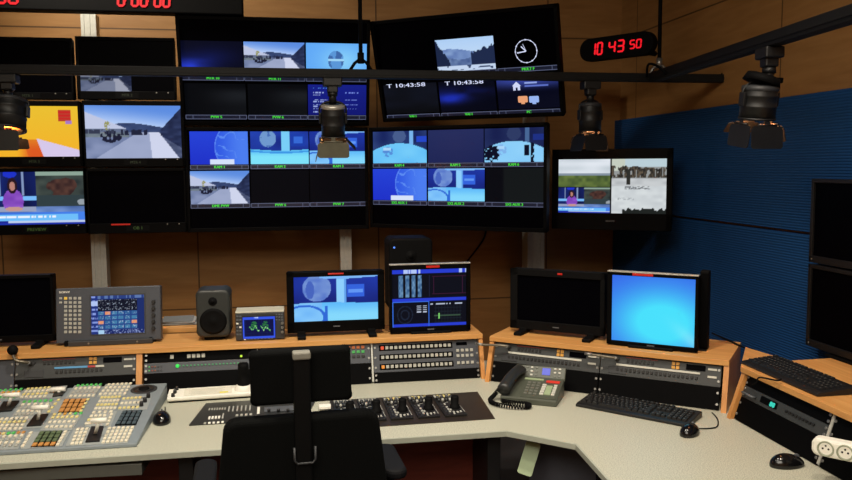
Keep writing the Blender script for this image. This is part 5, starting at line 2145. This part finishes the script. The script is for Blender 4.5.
groups = [   # TL, TR, BL, BR, rows, cols, material by row
    ((436, 102), (522, 98), (402, 140), (500, 138), 4, 6, [CREAM]),
    ((408, 154), (478, 151), (384, 198), (460, 196), 4, 6, [BTN_YEL, CREAM]),
    ((496, 158), (560, 154), (480, 196), (550, 193), 3, 5, [BTN_YEL, CREAM]),
    ((376, 214), (444, 211), (346, 258), (368, 256), 4, 4, [CREAM, CREAM, BTN_YEL]),
    ((446, 222), (462, 222), (430, 262), (444, 262), 4, 1, [CREAM]),
    ((312, 282), (348, 280), (290, 338), (324, 336), 5, 3, [CREAM]),
    ((438, 278), (530, 274), (414, 332), (506, 326), 5, 6, [CREAM]),
    ((124, 296), (146, 295), (92, 348), (114, 346), 5, 1, [CREAM]),
    ((262, 292), (276, 291), (232, 342), (248, 340), 5, 1, [CREAM]),
    ((234, 164), (244, 164), (196, 210), (206, 210), 4, 1, [BTN_YEL]),
    ((352, 162), (364, 160), (324, 208), (334, 207), 4, 1, [BTN_YEL]),
    ((218, 222), (324, 217), (216, 224), (322, 219), 1, 6, ['yg']),
    ((212, 234), (308, 231), (188, 272), (284, 270), 3, 6, [BTN_YEL, CREAM, CREAM]),
    ((98, 171), (204, 166), (96, 173), (202, 168), 1, 6, [BTN_GRN]),
    ((92, 182), (190, 180), (66, 222), (128, 221), 4, 5, [CREAM, KEYGREY]),
    ((8, 240), (106, 236), (-20, 280), (82, 278), 4, 6, [CREAM, BTN_YEL, CREAM]),
    ((-4, 300), (94, 294), (-6, 302), (92, 296), 1, 6, ['gy']),
    ((-6, 312), (88, 306), (-30, 350), (66, 346), 4, 5, [CREAM, KEYGREY]),
    ((112, 120), (196, 114), (88, 152), (180, 149), 4, 6, [BTN_YEL, CREAM]),
    ((312, 106), (402, 102), (310, 108), (400, 104), 1, 6, [BTN_GRN]),
    ((304, 118), (396, 114), (284, 148), (374, 146), 3, 6, [CREAM, KEYGREY]),
    ((0, 126), (84, 121), (-20, 154), (56, 152), 4, 5, [BTN_GRN, BTN_AMBER, CREAM]),
]
spots = []
for tl, tr, bl, br, nr, nc, ms in groups:
    for r_ in range(nr):
        for c_ in range(nc):
            u, v = (c_ / (nc - 1) if nc > 1 else 0), (r_ / (nr - 1) if nr > 1 else 0)
            x = (tl[0] * (1 - u) + tr[0] * u) * (1 - v) + (bl[0] * (1 - u) + br[0] * u) * v
            y = (tl[1] * (1 - u) + tr[1] * u) * (1 - v) + (bl[1] * (1 - u) + br[1] * u) * v
            m = ms[r_ % len(ms)]
            if m == 'yg':
                m = [BTN_YEL, BTN_YEL, BTN_AMBER, BTN_YEL, BTN_GRN, BTN_GRN][c_]
            if m == 'gy':
                m = [BTN_AMBER, BTN_YEL, BTN_GRN, BTN_GRN, BTN_TAN, BTN_TAN][c_]
            px, py = mx(x, y)
            spots.append((px, py, m))
spots.sort(key=lambda s: s[1])
_mk = {}
mk_rot = tilt_m
for i, (x, y, m) in enumerate(spots[:92]):
    if m.name not in _mk:
        me = MB().box((0, 0, 0.004), (0.0105, 0.0165, 0.006), 0.0015).mesh('button')
        me.materials.append(m)
        _mk[m.name] = me
    o = bpy.data.objects.new('button', _mk[m.name])
    COL.objects.link(o)
    o.parent = t
    o.matrix_local = tilt_m @ Matrix.Translation((x, y, 0.0005))
ml = []
mb = MB()
for x, y, m in spots[92:]:
    if m not in ml:
        ml.append(m)
    mb.box((x, y, 0.0045), (0.0105, 0.0165, 0.006), 0.0015, m=ml.index(m), seg=1)
mpart('button', mb, ml, kind='stuff')


def keygrid(name, c, rows, cols, m, last=None, label=None, bg=DEEP):
    base = plate(name, c, 0.002, 0.0035, bg, label)
    q = quad(*c)
    for r_ in range(rows):
        for k in range(cols):
            u, v = (k + .5) / cols, (r_ + .5) / rows
            a = Vector(q[0]).lerp(Vector(q[1]), u)
            b_ = Vector(q[3]).lerp(Vector(q[2]), u)
            p = a.lerp(b_, v)
            w = (Vector(q[0]) - Vector(q[1])).length / cols * 0.74
            d = (Vector(q[0]) - Vector(q[3])).length / rows * 0.72
            mm = last if (last and r_ == rows - 1) else m
            part('key', MB().box((p.x, p.y, 0.005), (w, d, 0.005), 0.001), mm, base)
    return base


keygrid('orange_keypad', [(258, 160), (350, 158), (322, 212), (232, 214)], 3, 4, BTN_TAN)
keygrid('green_keypad', [(160, 290), (252, 287), (220, 348), (122, 352)], 4, 4, BTN_OLV, BTN_TAN)
keygrid('number_keypad', [(492, 206), (570, 204), (544, 262), (460, 264)], 4, 4, mat('blue_grey_keys', (66, 82, 90), 0.5, noise=0.04))
# jog dial
jx, jy = mx(576, 118)
jr = abs(mx(628, 118)[0] - jx)
o = mpart('jog_dial', MB().lathe([(0, 0.003), (jr * 0.9, 0.003), (jr, 0.002), (jr, 0.0002), (0, 0.0002)], 36, M=Matrix.Translation((jx, jy, 0))), DKGREY)
part('dial_knob', MB().lathe([(jr * 0.42, 0.003), (jr * 0.40, 0.007), (jr * 0.3, 0.009), (0, 0.0095)], 28, M=Matrix.Translation((jx, jy, 0))), MATTE, o)
part('dial_ring', MB().lathe([(jr * 0.52, 0.003), (jr * 0.56, 0.0045), (jr * 0.76, 0.0042), (jr * 0.8, 0.003)], 36, M=Matrix.Translation((jx, jy, 0))), BLACK, o)
for cx, cy in ((594, 152), (580, 170), (566, 186)):
    x, y = mx(cx, cy)
    mpart('slide_knob', MB().cyl((x, y, 0.001), (x, y, 0.02), 0.008, 0.007, seg=14).box((x - 0.02, y - 0.003, 0.002), (0.04, 0.006, 0.003)), BLACK)
# T-bars
for cslot, hx, hy, hw, lift in (([(366, 272), (416, 270), (398, 330), (342, 334)], 396, 242, 60, 0.062), ([(140, 224), (194, 221), (166, 266), (106, 270)], 162, 190, 62, 0.058),
                                ([(14, 172), (78, 168), (48, 206), (-12, 212)], 48, 140, 62, 0.054), ([(222, 126), (270, 116), (250, 146), (210, 152)], 230, 118, 60, 0.016)):
    sl = plate('fader_slot', cslot, 0.002, 0.007, BLACK)
    q = quad(*cslot)
    cx_, cy_ = sum(p[0] for p in q) / 4, sum(p[1] for p in q) / 4
    hwid = abs(mx(hx + hw / 2, hy)[0] - mx(hx - hw / 2, hy)[0])
    # the cross bar is higher than the panel: move along the line of sight to its height
    o_, d_ = MT.I @ EYE, MT.Q @ ray(hx / 4, 360 + hy / 4)
    p_ = o_ + d_ * ((lift - o_.z) / d_.z)
    part('t_bar_lever', MB().cyl((cx_, cy_, 0.004), (p_.x, p_.y, lift), 0.006, seg=10).cyl((p_.x - hwid / 2, p_.y, lift), (p_.x + hwid / 2, p_.y, lift), 0.009, seg=14), WHITE, sl, label='white T-bar lever')

# ================================================================== WHITE CONTROL SURFACE, INSETS
a, b = P(167, 404, ZD), P(264, 397.5, ZD)
wf = Frame((a.x, a.y, ZD + 0.0004), math.degrees(math.atan2(b.y - a.y, b.x - a.x)))
ww = (b - a).length
t = thing('camera_control_surface', 'white flat control surface with joystick and three black knobs behind the dark inset', 'control panel', wf)
wd = wf.t(200, 388.5, 0.03)[1]
wd = max(0.10, min(wd, 0.2))
part('body', MB().prism([(0, 0.012), (0, 0.024), (wd, 0.034), (wd, 0.0), (0.02, 0.0)], 0, ww, 'x', bev=0.003), WHITE, t)
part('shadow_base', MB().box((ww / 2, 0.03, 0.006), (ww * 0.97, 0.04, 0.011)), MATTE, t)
ws = math.degrees(math.atan2(0.010, wd))
ct = sub(wf, 0, 0, 0.0242, tilt=ws)


def cpt(px, py):
    return ct.t(px, py)


pe = []
for (px, py) in ((177, 389), (175, 393), (173, 397)):
    x, y = cpt(px, py)
    y = min(max(y, 0.012), wd - 0.012)
    o = part('knob', MB().cyl((x, y, 0), (x, y, 0.014), 0.008, 0.0065, seg=16), BLACK, t)
    o.matrix_local = Matrix.Translation((0, 0, 0.0242)) @ Matrix.Rotation(R_(ws), 4, 'X')
x, y = cpt(244, 389)
y = min(max(y, 0.04), wd - 0.04)
jl = Matrix.Translation((0, 0, 0.0242)) @ Matrix.Rotation(R_(ws), 4, 'X')
o = part('joystick', MB().lathe([(0.040, 0.0), (0.038, 0.010), (0.030, 0.020), (0.024, 0.024), (0, 0.024)], 30, M=Matrix.Translation((x, y, 0))), WHITE, t)
o.matrix_local = jl
part('stick', MB().lathe([(0.026, 0.022), (0.029, 0.030), (0.023, 0.036), (0.020, 0.07), (0.023, 0.10), (0.021, 0.112), (0, 0.115)], 24, M=Matrix.Translation((x, y, 0))), MATTE, o)
x0, y0 = cpt(183, 398)
x1, y1 = cpt(232, 389)
y0, y1 = 0.012, wd - 0.012
sf = sub(ct, (x0 + x1) / 2, (y0 + y1) / 2, 0.0004)
t = thing('paper_sheet', 'white paper sheet with a yellow highlighter mark on the white control surface', 'paper', sf)
part('sheet', MB().box((0, 0, 0.0006), (x1 - x0, y1 - y0, 0.001)), PAPER, t)
xh, yh = sf.t(224, 392.3)
part('highlighter_mark', MB().box((xh, max(-0.04, min(0.04, yh)), 0.0014), (0.035, 0.014, 0.0003)), mat('yellow_highlighter', (224, 214, 70), 0.7, noise=0.05), t)
mb = MB()
for k in range(5):
    mb.box((-0.01 * (k % 2), -(y1 - y0) * 0.36 + k * (y1 - y0) * 0.16, 0.00125), ((x1 - x0) * 0.7, 0.003, 0.0002))
part('printed_lines', mb, mat('grey_print', (178, 176, 160), 0.8), t)

INSET = mat('dark_inset_panel', (40, 42, 42), 0.4, noise=0.08)
INSETB = mat('brown_black_inset_panel', (40, 33, 27), 0.4, noise=0.08)
PRINTW = mat('white_panel_print', (170, 170, 164), 0.6)


def polyframe(px, z):
    pts = [P(*p, z) for p in px]
    a, b = pts[0], pts[1]
    yaw = math.degrees(math.atan2(b.y - a.y, b.x - a.x))
    f = Frame((a.x, a.y, z), yaw)
    loc = [f.I @ p for p in pts]
    return f, [(v.x, v.y) for v in loc]


lf, lp = polyframe([(189, 426), (306, 418.5), (318, 397), (206, 404)], ZD + 0.0005)
t = thing('audio_inset_panel', 'dark inset panel with white sliders left of the chair', 'control panel', lf)
part('face_plate', MB().prism(lp, 0, 0.004, 'z'), INSET, t)


def lq(px, py):
    return lf.t(px, py, 0.004)


for k in range(6):
    x, y = lq(229 + 4.2 * k, 409.5 - 0.25 * k)
    part('slider', MB().box((x, y, 0.006), (0.0055, 0.062, 0.005), 0.001), PRINTW, t)
for k in range(7):
    x, y = lq(209.5 + 2.6 * k, 409.5 - 0.1 * k)
    part('button', MB().box((x, y, 0.0055), (0.006, 0.022, 0.004), 0.001), KEYGREY, t)
for k in range(4):
    x, y = lq(209.5 + 3.2 * k, 418.2 - 0.2 * k)
    part('button', MB().box((x, y, 0.0055), (0.008, 0.030, 0.004), 0.001), WHITE, t)
for k in range(5):
    x, y = lq(205 + 4.4 * k, 423.6 - 0.3 * k)
    part('button', MB().box((x, y, 0.0055), (0.009, 0.016, 0.004), 0.001), WHITE if k else KEYGREY, t)
for k in range(4):
    x, y = lq(237 + 4.6 * k, 415.6 - 0.3 * k)
    part('button', MB().box((x, y, 0.0055), (0.010, 0.020, 0.004), 0.001), KEYGREY, t)
x, y = lq(223, 416.5)
part('slider', MB().box((x, y, 0.006), (0.006, 0.06, 0.005), 0.001), PRINTW, t)
x, y = lq(258.5, 410.5)
part('paper_strip', MB().box((x, y, 0.0046), (0.010, 0.09, 0.0008)), WHITE, t)
x0, y0 = lq(264, 413)
x1, y1 = lq(296, 405.5)
part('grey_section', MB().box(((x0 + x1) / 2, (y0 + y1) / 2, 0.006), (x1 - x0, 0.06, 0.004), 0.001), GREY, t)
for k in range(3):
    x, y = lq(269 + 9.5 * k, 412)
    part('knob', MB().cyl((x, y, 0.007), (x, y, 0.016), 0.006, seg=12), BLACK, t)

rf_, rp = polyframe([(324, 430.5), (495, 419), (477.5, 392.3), (330, 401.2)], ZD + 0.0005)
t = thing('camera_panel_tray', 'dark brown inset tray holding the camera control units right of the chair', 'tray', rf_)
part('face_plate', MB().prism(rp, 0, 0.003, 'z'), INSETB, t)
ords = ['partly hidden by the chair back', 'second from the chair back', 'middle one of the five in the tray', 'second from the right in the tray', 'rightmost in the tray, beside the bare brown area']
for k in range(5):
    pa, pb = 333 + 24.9 * k, 354 + 24.9 * k
    yb = 401.0 - 1.35 * k
    shift = 3.0 * k
    xa, ya_ = rf_.t(pa, yb, 0.011)
    xb_, _ = rf_.t(pb, yb, 0.011)
    wdt = 0.084
    ch = 0.27
    yf = ya_ - ch
    # units run front to back, parallel to the tray
    uf = sub(rf_, xa - 0.003, yf, 0.0034)
    t = thing('camera_control_unit', 'black camera control unit with knob, ' + ords[k], 'control unit', uf, 'camera control units in the desk tray')
    part('face_plate', MB().box((wdt / 2, ch / 2, 0.004), (wdt, ch, 0.008), 0.001), BLACK, t)
    for i in range(6):
        part('label_key', MB().box((0.009 + 0.0125 * i, ch - 0.018, 0.009), (0.0092, 0.028, 0.003), 0.0008), BTN_YEL if k > 1 and i % 2 else KEYGREY, t)
    for i in range(4):
        part('small_knob', MB().cyl((0.012 + 0.018 * i, ch - 0.058, 0.008), (0.012 + 0.018 * i, ch - 0.058, 0.022), 0.0062, seg=12), DKGREY, t)
    for i in range(4):
        part('small_knob', MB().cyl((0.012 + 0.015 * i, ch - 0.09, 0.008), (0.012 + 0.015 * i, ch - 0.09, 0.020), 0.005, seg=12), KEYGREY if i % 2 else DKGREY, t)
    for (x, y) in ((0.012, 0.135), (0.026, 0.140), (0.012, 0.105), (0.026, 0.10), (0.012, 0.075), (0.026, 0.07), (0.012, 0.045), (0.026, 0.04), (0.04, 0.032), (0.054, 0.028), (0.034, 0.062), (0.068, 0.034), (0.018, 0.018), (0.038, 0.014)):
        part('button', MB().box((x, y, 0.009), (0.0075, 0.014, 0.004), 0.0008), PRINTW if int((x * 3 + y) * 1000) % 3 else DKGREY, t)
    part('iris_knob', MB().lathe([(0.021, 0.008), (0.020, 0.02), (0.0155, 0.023), (0.016, 0.05), (0.013, 0.056), (0, 0.056)], 24, M=Matrix.Translation((0.056, 0.088, 0))), MATTE, t)
    part('scale_marks', MB().box((0.0825, ch * 0.45, 0.0083), (0.002, ch * 0.7, 0.0006)).box((0.04, 0.165, 0.0083), (0.012, 0.003, 0.0006)), PRINTW, t)
x, y = rf_.t(324.5, 409, 0.004)
cf_ = Frame(P(325, 409.5, ZD), Y1)
sn = sub(cf_, 0, 0, 0.0125)
t = tag(part('note_pad', MB().box((0, 0.0, 0.006), (0.046, 0.038, 0.011), 0.0015), WHITE), 'small white note pad just right of the chair spine on the desk', 'note pad')
t.matrix_world = Frame(P(325, 408, ZD + 0.0092), Y1).M

# ================================================================== OFFICE CHAIR
cg = D(303, 425, 2.22)
CH = Frame((cg.x, cg.y, 0), 13)
t = thing('office_chair', 'black office chair with head panel seen from behind at the desk', 'chair', CH)
REC = -7


def cz(px, py, y=0.0):
    return CH.f(px, py, y)


# back rest
xl_, zt_ = cz(225, 421)
xr_, zt2 = cz(377.5, 407)
ztop = (zt_ + zt2) / 2
wtop = xr_ - xl_ + 0.006
xc_ = (xl_ + xr_) / 2
wbot = wtop * 1.25
zbot = 0.56
pts = []
rr = 0.03
outline = [(-wtop / 2, ztop), (wtop / 2, ztop), (wbot / 2, zbot), (-wbot / 2, zbot)]


def rounded(poly, r, n=6):
    out = []
    m = len(poly)
    for i in range(m):
        p0, p, p1 = Vector(poly[i - 1]), Vector(poly[i]), Vector(poly[(i + 1) % m])
        a, b = (p0 - p).normalized(), (p1 - p).normalized()
        s, e = p + a * r, p + b * r
        for k in range(n + 1):
            q = k / n
            v = s.lerp(p, q).lerp(p.lerp(e, q), q)
            out.append((v.x, v.y))
    return out


part('backrest', MB().prism(rounded([(x + xc_, z - 0.008) for x, z in outline], 0.04), 0.0, 0.055, 'y', bev=0.016, seg=4), FABRIC, t)
# head panel
a0, z1_ = cz(248.5, 349.5, 0.015)
a1, z2_ = cz(350.5, 345.5, 0.015)
_, z3_ = cz(300, 404, 0.015)
hz1 = (z1_ + z2_) / 2 - 0.008
hc = (a0 + a1) / 2
hw_ = a1 - a0
hh_ = hz1 - z3_
part('head_panel', MB().prism(rounded([(hc - hw_ / 2, hz1), (hc + hw_ / 2, hz1 + 0.002), (hc + hw_ / 2 + 0.003, z3_), (hc - hw_ / 2 + 0.003, z3_)], 0.018), 0.015, 0.06, 'y', bev=0.012, seg=4), FABRIC, t)
s0, zz = cz(292.5, 352, -0.006)
s1, _ = cz(310, 352, -0.006)
scx = (s0 + s1) / 2
zcap = cz(300, 355, -0.006)[1]
part('spine', MB().box((scx, -0.002, (zcap + 0.45) / 2), ((s1 - s0), 0.03, zcap - 0.45), 0.006), CHAIRPL, t)
o = part('spine_cap', MB().box((scx, -0.006, zcap), ((s1 - s0) * 1.04, 0.036, 0.022), 0.005), mat('worn_grey_plastic_cap', (126, 124, 114), 0.5, noise=0.08), t)
zb1 = cz(304, 447, -0.02)[1]
zb0 = cz(304, 463, -0.02)[1]
xb0, xb1 = cz(294.5, 455, -0.02)[0], cz(315.5, 455, -0.02)[0]
part('adjuster_loop', MB().tube([(xb0, -0.02, zb1), (xb0, -0.024, zb0 + 0.01), (xb0 + 0.008, -0.024, zb0), (xb1 - 0.008, -0.024, zb0), (xb1, -0.024, zb0 + 0.01), (xb1, -0.02, zb1)], 0.0035, smooth_path=False), DKGREY, t)
part('seat', MB().rprism(0.50, 0.46, 0.08, 0.43, 0.51, 'z', (xc_, 0.30), bev=0.018), FABRIC, t)
for s, (pa, pb, py) in ((-1, (190, 217, 466)), (1, (383, 404, 456))):
    xx = xc_ + s * 0.277
    part('armrest', MB().rprism(0.066, 0.25, 0.032, 0.775, 0.805, 'z', (xx, 0.185), bev=0.010), ARMPAD, t)
    part('arm_post', MB().tube([(xx, 0.2, 0.778), (xx, 0.2, 0.62), (xx - s * 0.02, 0.22, 0.47), (xc_ + s * 0.2, 0.24, 0.43)], 0.016), CHAIRPL, t)
part('seat_plate', MB().box((xc_, 0.24, 0.415), (0.42, 0.2, 0.03), 0.006).box((scx, 0.06, 0.435), (0.06, 0.22, 0.03), 0.006), CHAIRPL, t)
part('gas_column', MB().cyl((xc_, 0.27, 0.10), (xc_, 0.27, 0.41), 0.025, seg=20), CHAIRPL, t)
for k in range(5):
    a = R_(90 + 72 * k)
    dx, dy = math.cos(a), math.sin(a)
    lg = part('base_leg', MB().tube([(xc_ + dx * 0.03, 0.27 + dy * 0.03, 0.12), (xc_ + dx * 0.16, 0.27 + dy * 0.16, 0.105), (xc_ + dx * 0.29, 0.27 + dy * 0.29, 0.075)], 0.02), CHAIRPL, t)
    px, py = xc_ + dx * 0.29, 0.27 + dy * 0.29
    part('castor', MB().cyl((px - dy * 0.022, py + dx * 0.022, 0.03), (px + dy * 0.022, py - dx * 0.022, 0.03), 0.029, seg=18).cyl((px, py, 0.04), (px, py, 0.08), 0.01, seg=10), MATTE, lg)

# cable hanging on the wall
pts = [BW.w(*[BW.f(a, b, -0.012)[0], -0.012, BW.f(a, b, -0.012)[1]]) for a, b in ((487, 225), (484, 238), (476, 250), (467, 262), (462, 275), (460, 300))]
tag(part('hanging_cable', MB().tube(pts, 0.006), MATTE), 'black cable hanging down the back wall below the KAM 4 monitor', 'cable')

# ================================================================== LIGHT
def spot(x, y, z, tx, ty, tz, power, size, blend, col, rad=0.08):
    l = bpy.data.lights.new('ceiling_spot', 'SPOT')
    l.energy = power
    l.spot_size = R_(size)
    l.spot_blend = blend
    l.color = col
    l.shadow_soft_size = rad
    o = bpy.data.objects.new('ceiling_spot', l)
    COL.objects.link(o)
    o.location = (x, y, z)
    o.rotation_euler = Vector((tx - x, ty - y, tz - z)).to_track_quat('-Z', 'Y').to_euler()
    return o


WARM = (1.0, 0.90, 0.74)
spot(-0.95, 2.3, 3.2, -1.0, 2.85, 0.75, 140, 90, 0.7, WARM)
spot(0.15, 2.3, 3.2, 0.05, 2.95, 0.75, 104, 90, 0.7, WARM)
spot(0.9, 1.9, 3.2, 0.95, 2.45, 0.75, 80, 86, 0.8, (1.0, 0.84, 0.68))
spot(-1.9, 3.7, 3.25, -1.5, 4.7, 2.3, 110, 110, 0.8, WARM)
w = bpy.data.worlds.new('World')
SC.world = w
w.use_nodes = True
w.node_tree.nodes['Background'].inputs[0].default_value = (0.8, 0.75, 0.7, 1)
w.node_tree.nodes['Background'].inputs[1].default_value = 0.0
fl = bpy.data.lights.new('ceiling_fill', 'AREA')  # added broad area light for general room fill, no fixture in view
fl.energy = 150
fl.size = 2.6
fl.color = (1.0, 0.91, 0.76)
fo = bpy.data.objects.new('ceiling_fill', fl)
COL.objects.link(fo)
fo.location = (-0.5, -0.7, 3.25)

# ================================================================== CAMERA
cam = bpy.data.cameras.new('camera')
cam.sensor_width = 36
cam.lens = FPX / 852 * 36
l2 = bpy.data.lights.new('ceiling_fill', 'AREA')  # extra area light added to brighten the blue wall at right
l2.energy = 22
l2.size = 1.2
l2.color = (1.0, 0.93, 0.82)
o2_ = bpy.data.objects.new('ceiling_fill', l2)
COL.objects.link(o2_)
o2_.location = (-0.2, 1.6, 3.25)
o2_.rotation_euler = Vector((1.6, 1.9, -2.2)).to_track_quat('-Z', 'Y').to_euler()
co = bpy.data.objects.new('camera', cam)
COL.objects.link(co)
co.matrix_world = Matrix(((_R.x, _U.x, -_F.x, 0), (_R.y, _U.y, -_F.y, 0), (_R.z, _U.z, -_F.z, CAM_H), (0, 0, 0, 1)))
SC.camera = co
SC.view_settings.view_transform = 'Standard'
SC.view_settings.look = 'None'
SC.view_settings.exposure = 0
SC.view_settings.gamma = 1
SC.view_settings.use_curve_mapping = False
